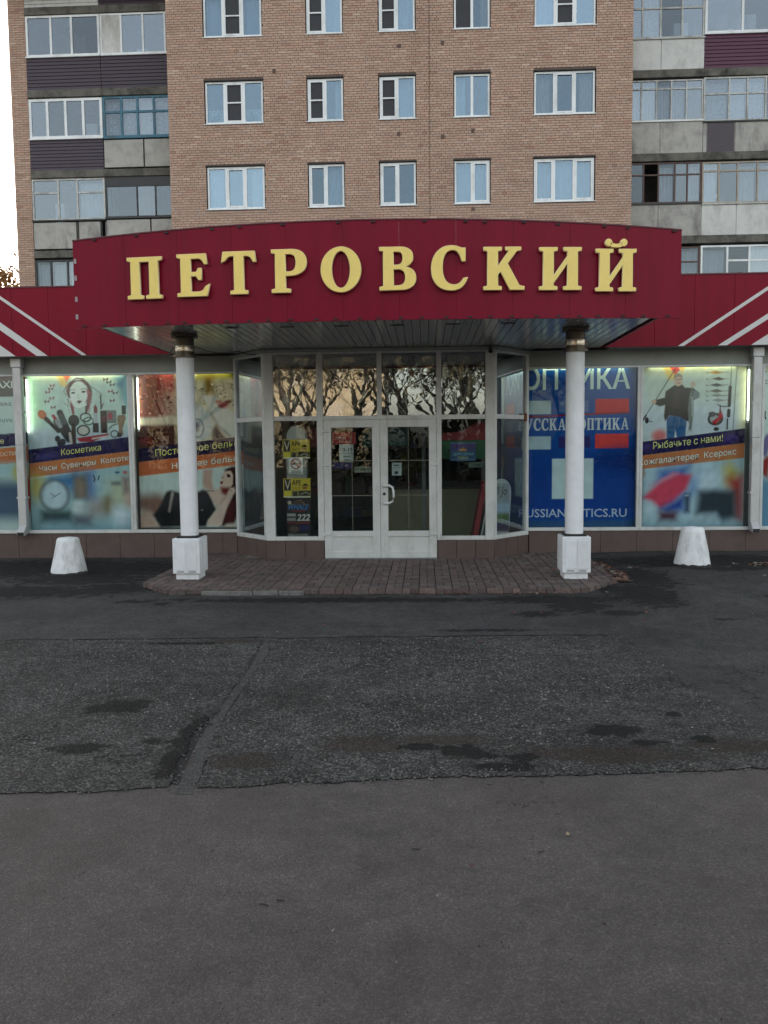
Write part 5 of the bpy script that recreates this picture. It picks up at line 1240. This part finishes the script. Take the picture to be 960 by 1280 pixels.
# --- bed linen and lingerie
p = Print((173, 304, 460, 664), PW['ling'], YP, 0.72, (196, 190, 176))
p.crop(7.111, 168, 460)
p.rect(-20, -20, 385, 430, (128, 54, 48), 3); p.rect(-20, 30, 110, 400, (165, 115, 95), 8); p.rect(165, -20, 262, 410, (120, 32, 34), 5); p.rect(250, 30, 400, 240, (190, 95, 85), 8); p.rect(265, 200, 400, 420, (185, 150, 135), 8)
random.seed(4)
for k in range(70): x, y = random.uniform(60, 380), random.uniform(40, 420); p.el(x, y, random.uniform(6, 16), random.uniform(5, 10), random.choice([(215, 175, 160), (95, 45, 40), (200, 120, 110), (110, 50, 45)]), a=.8)
p.poly([(-20, 440), (150, 460), (340, 410), (400, 430), (400, 500), (-20, 500)], (205, 195, 175), 3); p.rect(-20, 500, 400, 720, (84, 40, 38), 3); p.el(110, 640, 60, 34, (120, 30, 32), 4)
p.rect(385, -20, 960, 720, (208, 200, 178), 6); p.rect(560, -10, 960, 110, (165, 155, 70), 6); p.rect(640, 70, 720, 230, (150, 125, 55), 5)
for k in range(60): x, y = random.uniform(520, 950), random.uniform(130, 340); p.el(x, y, random.uniform(6, 22), random.uniform(4, 9), random.choice([(90, 95, 50), (140, 140, 80), (235, 230, 215), (110, 90, 60)]), a=.85, rot=random.uniform(0, 180))
p.poly([(505, 350), (600, 330), (690, 420), (715, 520), (660, 620), (570, 650), (505, 630)], (196, 200, 200), 2.5); p.ring(570, 530, 50, 80, 16, (150, 156, 160)); p.el(560, 520, 24, 40, (120, 122, 128), 3)
p.poly([(615, 240), (720, 250), (790, 300), (860, 380), (945, 420), (945, 620), (830, 610), (740, 500), (660, 340)], (206, 208, 205), 2); p.line([(690, 400), (760, 520), (850, 600)], 16, (150, 150, 152), 2); p.poly([(700, 560), (730, 500), (810, 620), (700, 640)], (70, 58, 72), 3)
p.el(800, 330, 48, 30, (160, 80, 88), 2); p.el(760, 300, 30, 16, (175, 110, 110), 2); p.el(840, 300, 26, 12, (150, 70, 75), 1.5)
p.crop(6.093, 165, 455)
p.poly([(30, 640), (860, 548), (860, 655), (30, 742)], (42, 36, 78)); p.poly([(30, 742), (860, 655), (860, 770), (30, 852)], (196, 120, 84))
p.text('Постельное белье', 178, 698, 640, 52, (226, 222, 130), 6.6, out=(30, 28, 55)); p.text('Нижнее белье', 302, 796, 505, 46, (236, 228, 212), 6.6, out=(60, 46, 42), off=.008)
p.crop(7.111, 168, 560)
p.poly([(-20, 250), (1000, 140), (1000, 760), (-20, 760)], (196, 206, 204), 1)
p.poly([(-20, 420), (200, 400), (330, 470), (330, 600), (160, 620), (-20, 520)], (140, 112, 102), 9); p.poly([(-20, 560), (130, 570), (240, 720), (-20, 720)], (190, 165, 152), 7)
p.poly([(255, 420), (275, 385), (310, 370), (360, 385), (430, 412), (500, 415), (550, 392), (600, 368), (640, 378), (662, 400), (680, 450), (695, 500), (718, 545), (680, 600), (640, 650), (620, 700), (215, 700), (175, 640), (150, 590), (190, 545), (225, 490)], (48, 48, 52), 2.5); p.poly([(330, 420), (460, 440), (600, 410), (640, 470), (560, 520), (360, 500)], (70, 70, 76), 10); p.poly([(220, 560), (300, 520), (300, 690), (230, 690)], (34, 34, 38), 8); p.poly([(320, 380), (342, 392), (300, 570), (286, 560)], (170, 160, 155), 2)
p.poly([(610, 190), (690, 185), (685, 300), (700, 380), (610, 360), (598, 300)], (186, 160, 148), 3)
p.poly([(640, 385), (700, 372), (760, 350), (830, 380), (800, 470), (720, 545), (690, 480)], (200, 180, 170), 2); p.line([(640, 378), (700, 380)], 6, (50, 45, 45))
p.poly([(870, 160), (940, 175), (955, 400), (900, 600), (860, 700), (740, 695), (800, 560), (860, 420), (845, 300), (800, 190)], (62, 30, 32), 2.5); p.el(830, 560, 50, 110, (95, 38, 40), 8)
p.poly([(800, 205), (845, 180), (872, 230), (868, 320), (820, 370), (770, 372), (744, 345), (765, 320), (755, 300), (770, 275), (772, 250)], (206, 184, 172), 1.2); p.poly([(800, 205), (830, 180), (870, 178), (880, 250), (855, 200)], (58, 30, 32), 1)
p.poly([(815, 232), (840, 228), (852, 258), (822, 262)], (40, 34, 36)); p.poly([(752, 300), (782, 292), (778, 315), (758, 318)], (120, 50, 55)); p.line([(770, 262), (785, 258)], 5, (90, 70, 66)); p.poly([(760, 350), (850, 350), (810, 420), (770, 400)], (120, 40, 42), 3)
p.poly([(840, 360), (880, 348), (892, 385), (860, 430), (800, 560), (760, 690), (630, 690), (640, 640), (740, 520), (800, 450)], (206, 186, 176), 1.8); p.line([(835, 365), (862, 385)], 5, (120, 80, 72)); p.el(850, 690, 60, 18, (205, 195, 185), 3); p.line([(585, 548), (592, 552)], 8, (180, 175, 170)); p.rect(-20, 705, 1000, 760, (62, 55, 52), 2)
p.mottle(.05, 6, 2).build('window_poster', 'bed linen and lingerie poster with white towels and a reclining woman', 'poster', 'posters in the shop windows')
# --- optician
p = Print((652, 794, 452, 662), PW['opt'], YP, 0.72, (20, 92, 158), gain=1.15)
p.crop(4.27, 640, 430)
p.rect(40, 90, 700, 140, (60, 110, 150), 6); p.rect(40, 560, 700, 990, (14, 76, 146), 30); p.rect(40, 940, 700, 1000, (60, 95, 130), 6)
p.rect(30, 298, 208, 370, (178, 196, 200)); p.rect(250, 300, 408, 362, (104, 126, 166)); p.rect(444, 292, 622, 368, (200, 62, 68)); p.line([(30, 380), (160, 382), (440, 372), (622, 366)], 9, (150, 40, 60)); p.rect(30, 488, 208, 558, (172, 190, 198)); p.rect(250, 488, 420, 550, (60, 60, 120)); p.rect(444, 478, 622, 554, (205, 84, 84)); p.el(580, 620, 140, 60, (12, 62, 126), 12)
p.rect(215, 608, 436, 824, (186, 200, 204))
p.text('ОПТИКА', 58, 238, 565, 112, (205, 225, 215), 0, off=0.018); p.text('РУССКАЯ ОПТИКА', 30, 456, 592, 62, (200, 208, 214), 0, font='serif'); p.text('RUSSIANOPTICS.RU', 38, 922, 578, 44, (165, 180, 200), 0, off=0.012)
p.mottle(.05, 8, 3).build('window_poster', 'deep blue optician poster with red and white blocks', 'poster', 'posters in the shop windows')
# --- fishing
p = Print((797, 931, 450, 664), PW['fish'], YP, 0.72, (198, 208, 200))
p.crop(6.53, 798, 450)
p.rect(-20, -20, 900, 90, (222, 222, 180), 12); p.poly([(160, 0), (240, 0), (330, 150), (240, 160)], (225, 200, 120), 3); p.poly([(222, 20), (310, 20), (330, 80), (290, 120)], (215, 85, 65), 1.2); p.poly([(320, 20), (390, 20), (345, 110)], (230, 190, 100), 2); p.poly([(470, 20), (610, 20), (540, 80)], (235, 222, 160), 3); p.rect(-20, 350, 900, 640, (196, 204, 212), 20); p.el(170, 610, 60, 50, (205, 130, 130), 5)
p.line([(5, 528), (60, 440), (310, 40)], 6, (50, 48, 50)); p.line([(8, 525), (58, 445)], 14, (38, 36, 38)); p.el(66, 484, 16, 26, (55, 52, 58)); p.line([(80, 490), (112, 498)], 5, (70, 70, 75))
p.poly([(228, 470), (255, 445), (370, 450), (392, 500), (380, 640), (318, 640), (300, 560), (292, 640), (232, 640)], (58, 108, 150), 1); p.line([(312, 480), (306, 570)], 8, (40, 80, 120))
p.poly([(288, 200), (350, 196), (372, 222), (440, 225), (490, 268), (488, 300), (440, 325), (418, 310), (408, 500), (330, 455), (250, 445), (215, 492), (205, 450), (214, 360), (170, 370), (115, 345), (118, 322), (210, 300), (216, 250)], (40, 40, 46), .9); p.poly([(280, 230), (335, 225), (330, 390), (270, 380)], (66, 50, 60), 1.2); p.poly([(440, 240), (495, 270), (490, 305), (440, 325)], (130, 138, 140), 1)
p.el(122, 332, 20, 18, (196, 170, 150)); p.el(438, 196, 20, 26, (200, 180, 165)); p.el(318, 165, 36, 46, (206, 182, 166)); p.poly([(280, 160), (284, 122), (318, 104), (346, 120), (356, 155), (340, 134), (310, 130), (290, 145)], (150, 145, 135)); p.line([(300, 156), (312, 156)], 5, (70, 60, 58)); p.line([(328, 155), (340, 155)], 5, (70, 60, 58)); p.line([(308, 186), (332, 184)], 5, (150, 105, 95)); p.line([(320, 160), (322, 174)], 4, (175, 145, 130))
p.poly([(428, 215), (442, 300), (446, 420), (436, 530), (430, 585), (418, 560), (404, 585), (412, 520), (400, 400), (408, 300)], (120, 128, 124), .8); p.line([(432, 300), (436, 450)], 10, (170, 178, 172))
for y, c, x0, x1 in ((102, (190, 150, 70), 560, 680), (154, (105, 85, 60), 590, 700), (204, (90, 100, 105), 570, 690), (252, (120, 118, 105), 570, 690), (288, (150, 155, 150), 580, 700), (326, (150, 155, 155), 590, 700)):
    p.poly([(x0, y), ((x0+x1)/2, y-16), (x1, y+4), ((x0+x1)/2, y+14)], c); p.line([(x1-10, y), (725, y)], 4, (110, 108, 104)); p.line([(545, y-6), (552, y+8), (566, y+2)], 4, (80, 80, 80))
p.line([(748, 30), (744, 220)], 6, (55, 52, 52)); p.line([(740, 222), (735, 372)], 26, (38, 38, 42)); p.line([(733, 410), (731, 455)], 28, (40, 40, 44)); p.line([(724, 480), (722, 560)], 12, (45, 44, 46)); p.line([(795, 30), (785, 200), (770, 560)], 5, (70, 66, 62))
p.el(625, 480, 64, 52, (75, 70, 76)); p.el(620, 480, 40, 34, (165, 170, 172)); p.poly([(660, 380), (690, 460), (660, 490), (620, 530), (600, 500), (650, 460)], (185, 45, 62)); p.line([(640, 362), (680, 378), (720, 378)], 8, (60, 60, 66)); p.line([(662, 372), (664, 430)], 10, (70, 65, 70)); p.el(634, 560, 22, 16, (50, 50, 56)); p.el(600, 440, 30, 22, (90, 90, 96)); p.rect(812, 20, 960, 640, (222, 218, 172), 6, .6)
p.crop(5.82, 795, 445)
p.poly([(10, 620), (792, 526), (792, 632), (10, 720)], (50, 42, 92)); p.poly([(10, 720), (792, 632), (788, 745), (10, 820)], (190, 130, 92)); p.el(680, 595, 60, 30, (85, 65, 130), 5); p.el(90, 660, 60, 22, (75, 65, 125), 4)
p.text('Рыбачьте с нами!', 125, 672, 510, 52, (228, 226, 150), 6.4, out=(36, 30, 62)); p.text('Кожгалантерея  Ксерокс', 24, 790, 712, 44, (240, 236, 225), 6.2, out=(66, 44, 36), off=.008)
p.crop(6.53, 798, 560)
p.poly([(-20, 172), (862, 80), (862, 720), (-20, 720)], (176, 196, 206), 1); p.k = 1.8; p.poly([(180, 180), (420, 140), (380, 260), (160, 260)], (60, 110, 180), 6); p.poly([(420, 260), (520, 200), (500, 330), (430, 370)], (70, 125, 185), 7); p.el(560, 260, 80, 90, (200, 212, 222), 10); p.poly([(700, 160), (750, 110), (830, 200), (800, 320), (720, 300)], (190, 180, 110), 6); p.poly([(740, 250), (860, 230), (860, 590), (800, 560), (770, 360)], (175, 66, 66), 6)
p.poly([(40, 400), (200, 250), (290, 200), (440, 215), (400, 330), (290, 440), (190, 490), (100, 430)], (206, 88, 112), 2.5); p.poly([(100, 300), (290, 200), (330, 205), (190, 270)], (205, 160, 180), 3); p.poly([(190, 490), (300, 430), (390, 370), (380, 500), (240, 530)], (30, 75, 160), 5); p.poly([(500, 350), (620, 335), (800, 350), (810, 560), (700, 610), (640, 540), (480, 540)], (62, 76, 86), 4); p.el(95, 490, 48, 56, (190, 205, 215), 4); p.rect(180, 520, 320, 590, (95, 40, 60), 4); p.rect(390, 380, 425, 520, (40, 66, 96), 3); p.el(404, 384, 20, 8, (160, 175, 185)); p.poly([(480, 560), (640, 540), (660, 600), (440, 600)], (170, 180, 190), 4); p.rect(-20, 170, 30, 640, (60, 72, 76), 4); p.el(35, 205, 18, 30, (165, 140, 125), 2); p.rect(-20, 600, 1000, 720, (130, 155, 168), 6, .7)
p.mottle(.06, 6, 5).build('window_poster', 'fishing poster with an angler holding a long fish and a red umbrella below', 'poster', 'posters in the shop windows')
# --- partial posters at the picture edges
p = Print((-90, 35, 462, 664), PW['left'], YP, 1.1, (186, 200, 198))
p.crop(5.33, 0, 440); p.rect(-500, 162, 300, 190, (150, 70, 60)); p.rect(-500, 188, 300, 295, (62, 60, 58)); p.poly([(-500, 590), (300, 520), (300, 600), (-500, 680)], (48, 42, 92)); p.poly([(-500, 680), (300, 612), (300, 720), (-500, 790)], (196, 128, 88)); p.rect(-500, 860, 160, 1110, (84, 104, 128), 12); p.rect(-500, 740, 300, 820, (170, 195, 200), 8); p.el(190, 940, 40, 120, (190, 66, 60), 6); p.el(130, 800, 50, 60, (190, 185, 120), 6); p.poly([(150, 1060), (260, 1130), (160, 1180)], (180, 190, 200), 4)
p.text('AXI', -10, 238, 112, 46, (225, 225, 220), 0, off=.02); p.text('BRE', 18, 356, 74, 22, (70, 55, 60), 0); p.text('ouve', -6, 466, 100, 38, (110, 118, 122), 0); p.text('е', 4, 606, 26, 34, (226, 222, 150), 0); p.text('ОСТИ', 0, 692, 104, 26, (226, 220, 205), 4)
p.build('window_poster', 'poster with a dark brand strip cut off by the left picture edge', 'poster', 'posters in the shop windows')
p = Print((946, 1040, 452, 664), PW['right'], YP, 1.1, (196, 208, 204))
p.crop(3.88, 930, 340); p.rect(60, 400, 400, 470, (225, 224, 180), 8); p.poly([(68, 860), (110, 780), (130, 800), (110, 900)], (130, 120, 160), 2); p.poly([(64, 930), (130, 880), (120, 1000), (70, 960)], (160, 70, 66), 3); p.rect(60, 1000, 400, 1250, (120, 155, 180), 8)
p.text('Г', 80, 508, 20, 26, (40, 42, 46), 0, off=.03); p.line([(78, 528), (104, 524)], 5, (50, 50, 52)); p.line([(78, 540), (104, 538)], 5, (50, 50, 52)); p.text('Д', 78, 704, 26, 30, (36, 36, 40), 0, off=.03)
p.build('window_poster', 'pale poster with black lettering cut off by the right picture edge', 'poster', 'posters in the shop windows')

# ------------------------------------------------------------------ stickers and notices on the entrance glass
YG = 12.412
def vape(y0, lab):
    p = Print((354, 388, y0, y0+24), PW['bay'], YG, 0.5, (205, 185, 62)); p.b = .35
    p.rect(355, y0+1, 363.5, y0+15, (30, 28, 24)); p.rect(354, y0+15.5, 388, y0+22.5, (150, 140, 80)); p.rect(355, y0+16, 364, y0+23.5, (214, 200, 70)); p.rect(366, y0+16.5, 371.5, y0+23, (52, 48, 38)); p.rect(373.5, y0+15.5, 387.5, y0+22, (45, 45, 42)); p.line([(376, y0+20), (382, y0+17.5), (387, y0+20)], 1.2, (170, 170, 150)); p.rect(354, y0+22.6, 388, y0+24, (215, 215, 205)); p.poly([(377, y0+10), (380, y0+7), (383, y0+6.5), (386, y0+10), (382, y0+9.5)], (60, 35, 20)); p.el(381, y0+12, 3.2, 1.6, (150, 95, 50))
    p.text('V', 355.8, y0+14, 7.4, 12, (205, 200, 180)); p.text('APE', 365, y0+8.6, 11, 6.4, (40, 32, 18), off=.02); p.text('SHOP', 365, y0+14.6, 11, 4.6, (150, 115, 40)); return p.build('vape_sticker', lab, 'sticker', 'stickers on the entrance glass', 'print_gloss', .002)
vape(549, 'upper yellow vape shop sticker above the no-smoking sign'); vape(597.5, 'lower yellow vape shop sticker below the no-smoking sign')
p = Print((361.5, 379, 571.5, 592), PW['bay'], YG-0.004, 0.5, (222, 222, 218)); p.b = .35; p.ring(370.2, 579.5, 6, 6, 1.3, (170, 40, 40)); p.rect(365.5, 578.6, 375, 580.4, (50, 48, 46)); p.line([(366, 575.2), (374.4, 583.8)], 1.2, (170, 40, 40)); p.rect(364.5, 587.8, 376.5, 589, (110, 110, 110)); p.rect(363.5, 590, 377, 591.2, (120, 120, 120))
p.build('no_smoking_sign', 'white no-smoking sign between the two yellow vape stickers', 'sign', None, 'print_gloss', .002)
p = Print((358.5, 383, 574.5, 586), PW['bay'], YG+0.008, 0.8, (168, 168, 166)); p.build('paper_notice', 'grey paper sheet half hidden behind the no-smoking sign', 'notice', None, 'print', .002)
p = Print((358, 388, 622, 667), PW['bay'], YG, 0.5, (38, 36, 40)); p.b = .4
p.line([(364, 632), (370, 626), (376, 625), (381, 631)], 1.2, (150, 110, 80)); p.el(361.5, 628, 2.4, 2.4, (190, 180, 160)); p.el(372, 629, 6, 3, (90, 70, 60)); p.rect(364, 637.5, 381, 639.5, (120, 40, 45)); p.rect(357.5, 641.6, 369, 645.2, (170, 168, 165)); p.rect(357.5, 647, 369, 651, (150, 148, 148)); p.rect(358, 652, 386, 654.6, (125, 48, 55)); p.rect(374, 656, 386, 663, (52, 48, 100), 1); p.el(367, 661, 6, 4, (110, 90, 85), 1.5)
p.text('WHALE', 360, 636.5, 25, 6.2, (50, 120, 185), 0, shear=.3, off=.02); p.text('222', 370.5, 650.5, 16, 8, (205, 203, 196), 0, shear=.25, off=.03)
p.build('shop_sticker', 'dark sticker with blue slanted lettering under the vape stickers', 'sticker', 'stickers on the entrance glass', 'print_gloss', .002)
p = Print((416, 445, 540, 555), PW['door1'], YG+0.02, 0.7, (168, 34, 40)); p.text('РЕЖИМ', 419.5, 549, 13, 3.0, (225, 200, 195)); p.text('РАБОТЫ', 425, 553, 14, 3.0, (225, 200, 195)); p.build('opening_hours_header', 'red opening hours strip at the top of the left door glass', 'sign', None, 'print_gloss', .002)
p = Print((424.5, 442, 555.2, 577.5), PW['door1'], YG+0.02, 0.7, (206, 208, 206)); p.rect(425, 566, 441.5, 566.8, (120, 120, 120)); p.rect(429.5, 569.5, 438.5, 571.2, (140, 140, 140)); p.rect(430, 573.5, 437.5, 575, (150, 150, 150)); p.text('10-19', 426.2, 564.2, 14.8, 4.6, (60, 60, 62), off=.02); p.build('opening_hours_sign', 'white opening hours sheet reading 10-19 on the left door glass', 'sign', None, 'print', .002)
p = Print((416, 441, 578, 585.5), PW['door1'], YG+0.02, 1.0, (48, 48, 110)); p.build('blue_label', 'small dark blue label under the opening hours sheet', 'label', None, 'print_gloss', .002)
p = Print((442.5, 464, 583, 590.5), PW['door1'], YG+0.05, 0.7, (150, 152, 140)); p.text('ОТКРЫТО', 444.5, 588.6, 18, 3.6, (66, 66, 60)); p.build('open_plate', 'pale OPEN plate inside the left door glass', 'sign', None, 'print', .003)
p = Print((490, 502, 578, 594), PW['door2'], YG+0.02, 0.6, (186, 192, 192)); p.rect(492, 580.5, 499, 582, (90, 95, 98)); p.rect(492, 584, 500, 584.8, (140, 145, 146)); p.el(495.5, 590.5, 2.6, 2.2, (80, 90, 105)); p.build('paper_notice', 'small white paper notice on the right door glass', 'notice', None, 'print', .002)
p = Print((563, 595, 553, 575.5), PW['bay2'], YG, 0.5, (58, 92, 130)); p.b = .4; p.rect(563, 553, 595, 562, (92, 72, 130), 3); p.rect(563.4, 553.4, 594.6, 554, (120, 160, 190)); p.rect(563.4, 574.5, 594.6, 575.1, (110, 150, 180)); p.poly([(574, 563.5), (576, 560.5), (578, 561), (579, 558.5), (580, 561), (582, 560.5), (584, 563.5)], (205, 150, 85))
p.text('ЦЕРКОВНАЯ', 566.5, 569, 25, 3.3, (120, 190, 190)); p.text('ЛАВКА', 572.5, 573.6, 13, 3.2, (190, 200, 90)); p.build('church_shop_sign', 'purple and teal sign with golden domes in the right bay window', 'sign', None, 'print_gloss', .002)
p = Print((586, 606, 577.5, 584), PW['bay2'], YG+0.03, 0.6, (120, 132, 128)); p.text('ОТКРЫТО', 588, 582.6, 17, 3.4, (40, 44, 42)); p.build('open_plate', 'grey OPEN plate in the right bay window beside the corner post', 'sign', None, 'print', .003)

# ------------------------------------------------------------------ things inside the entrance
def flat_sign(name, label, x0, x1, y, z0, z1, mtl, cat='banner', t=0.02):
    m = MB(); m.box(x0, x1, y, y+t, z0, z1); o = m.build(name, mtl, bevel=0.003); return tag(o, label, cat)
mat('red_banner', (0.30, 0.02, 0.03), 0.5, var=0.1); mat('teal_banner', (0.03, 0.16, 0.17), 0.5, var=0.1); mat('green_banner', (0.02, 0.14, 0.06), 0.5, var=0.1); mat('white_plastic', (0.62, 0.62, 0.60), 0.4, var=0.05); mat('dark_wood', (0.03, 0.025, 0.02), 0.6, var=0.3)
flat_sign('hanging_banner', 'red banner hanging inside at the edge of the vape sticker pane', -1.90, -1.62, 13.0, 1.72, 2.02, 'red_banner')
flat_sign('hanging_banner', 'teal banner hanging inside behind the doors', -1.0, -0.25, 13.6, 1.72, 2.20, 'teal_banner')
t = thing('hanging_banner', 'red and green banner hanging inside the right bay window', 'banner', (0.6, 12.75, 1.4)); 
m = MB(); V = [(0.22, 12.75, 1.80), (0.95, 12.75, 1.80), (0.95, 12.75, 2.04), (0.80, 12.76, 2.08), (0.55, 12.74, 1.93), (0.22, 12.75, 1.90)]; m.raw([(a, b, c) for a, b, c in V]+[(a, b+0.012, c) for a, b, c in V], [(0, 1, 2, 3, 4, 5), (11, 10, 9, 8, 7, 6)]+[((i+1) % 6, i, 6+i, 6+(i+1) % 6) for i in range(6)]); m.build('red_cloth', 'red_banner', t)
m = MB(); m.box(0.22, 0.95, 12.752, 12.764, 1.52, 1.795); m.build('green_cloth', 'green_banner', t)
# white rounded appliance
m = MB(); pr = []
for i in range(21):
    a = math.pi*i/20; pr.append((0.15*math.cos(a), 0.15*math.sin(a)*1.25))
outl = [(-1.935+x, 1.86+z) for x, z in pr]; outl = [(-1.785, 0.06)]+outl+[(-2.085, 0.06)]
m.xprism(list(reversed(outl))[::-1], 12.62, 12.84); tag(m.build('white_appliance', 'white_plastic', bevel=0.02, seg=2), 'white round-topped appliance standing behind the vape stickers', 'appliance')
# leaning boards
def lean(name, label, xb, xt, zb, zt, w, y, mtl):
    m = MB(); m.xprism([(xb, zb), (xb+w, zb), (xt+w, zt), (xt, zt)], y, y+0.5); return tag(m.build(name, mtl, bevel=0.004), label, 'board', 'boards leaning in the right bay window')
lean('leaning_board', 'dark red board leaning inside the right bay window', 0.66, 0.86, 0.06+0.0, 1.17, 0.075, 12.60, 'red_banner'); lean('leaning_board', 'pale grey board leaning beside the red board in the right bay window', 0.775, 0.975, 0.06, 1.15, 0.022, 12.62, 'white_plastic')
# rounded standing sign behind the slanted pane
st = thing('standing_sign', 'round-topped white standing sign behind the right slanted pane', 'standing sign', (1.16, 12.9, 0.06))
outl = [(1.06, 0.07), (1.26, 0.07), (1.31, 0.95)]+[(1.165+0.145*math.cos(math.radians(a)), 1.02+0.19*math.sin(math.radians(a))) for a in range(0, 181, 12)]+[(1.02, 0.95)]
m = MB(); m.xprism(outl, 12.86, 12.885); m.build('board', 'white_plastic', st, bevel=0.004)
pp = Print((0, 100, 0, 100), (0, 100, 0, 100, 1.05, 1.28, 1.14, 0.40), 12.857, 4, (180, 184, 184)); pp.rect(0, 40, 100, 62, (190, 205, 225), 3); pp.rect(0, 62, 100, 80, (120, 140, 80), 6); pp.rect(0, 80, 100, 100, (70, 70, 110), 6); pp.text('Il Jo', 12, 24, 74, 18, (70, 60, 50), shear=.25); pp.build('sign_print', None, None, parent=st, back=.002)
# counter and shelf deep inside
t = thing('shop_counter', 'beige counter inside behind the right door', 'counter', (0.1, 15.3, 0.06)); m = MB(); m.box(-0.9, 1.3, 15.0, 15.5, 0.06, 0.95); m.build('counter_body', 'beige_counter', t); m = MB(); m.box(-0.95, 1.35, 14.95, 15.55, 0.952, 0.99); m.build('counter_top', 'dark_wood', t)
t = thing('shelf_rack', 'dark goods rack on the back wall behind the doors', 'shelf', (-0.6, 16.7, 0.06)); m = MB(); m.box(-2.6, 1.4, 16.9, 16.95, 0.06, 2.3); m.build('rack_back', 'dark_wood', t)
rnd = random.Random(9)
for z in (0.3, 0.75, 1.2, 1.65, 2.1):
    m = MB(); m.box(-2.6, 1.4, 16.55, 16.9, z, z+0.03); m.build('shelf', 'dark_wood', t)
for z in (0.3, 0.75, 1.2, 1.65):
    x = -2.5
    while x < 1.2:
        w = rnd.uniform(.1, .3); m = MB(); k = rnd.uniform(.4, 1); c = rnd.choice([(.25, .05, .05), (.06, .12, .22), (.3, .28, .22), (.1, .2, .12), (.2, .18, .05)]); m.box(x, x+w, 16.6, 16.85, z+0.031, z+0.03+rnd.uniform(.12, .36), 0, [v*k for v in c] and tuple(v*k for v in c)); m.build('packed_goods', 'print', t); x += w+rnd.uniform(.02, .15)
# unseen leafy screen, added to block the opposite building's reflection in the lower panes
rnd = random.Random(31); hd = thing('added_hedge', 'added dark leafy screen across the road, blocks the mirrored building low in the entrance glass', 'added_hedge', (0, -17, 0))
m = MB()
for i in range(9000):
    c = Vector((rnd.uniform(-26, 22), -17+rnd.gauss(0, .7), abs(rnd.gauss(1.2, .7)))); u = Vector((rnd.uniform(-1, 1), rnd.uniform(-1, 1), rnd.uniform(-1, 1))).normalized(); w = u.orthogonal().normalized(); s = rnd.uniform(.08, .2); k = rnd.uniform(.4, 1.2)
    m.face([c-u*s, c+w*s*.6, c+u*s, c-w*s*.6], 0, (0.06*k, 0.055*k, 0.025*k))
stuff(m.build('foliage', 'leaf_orange', hd))
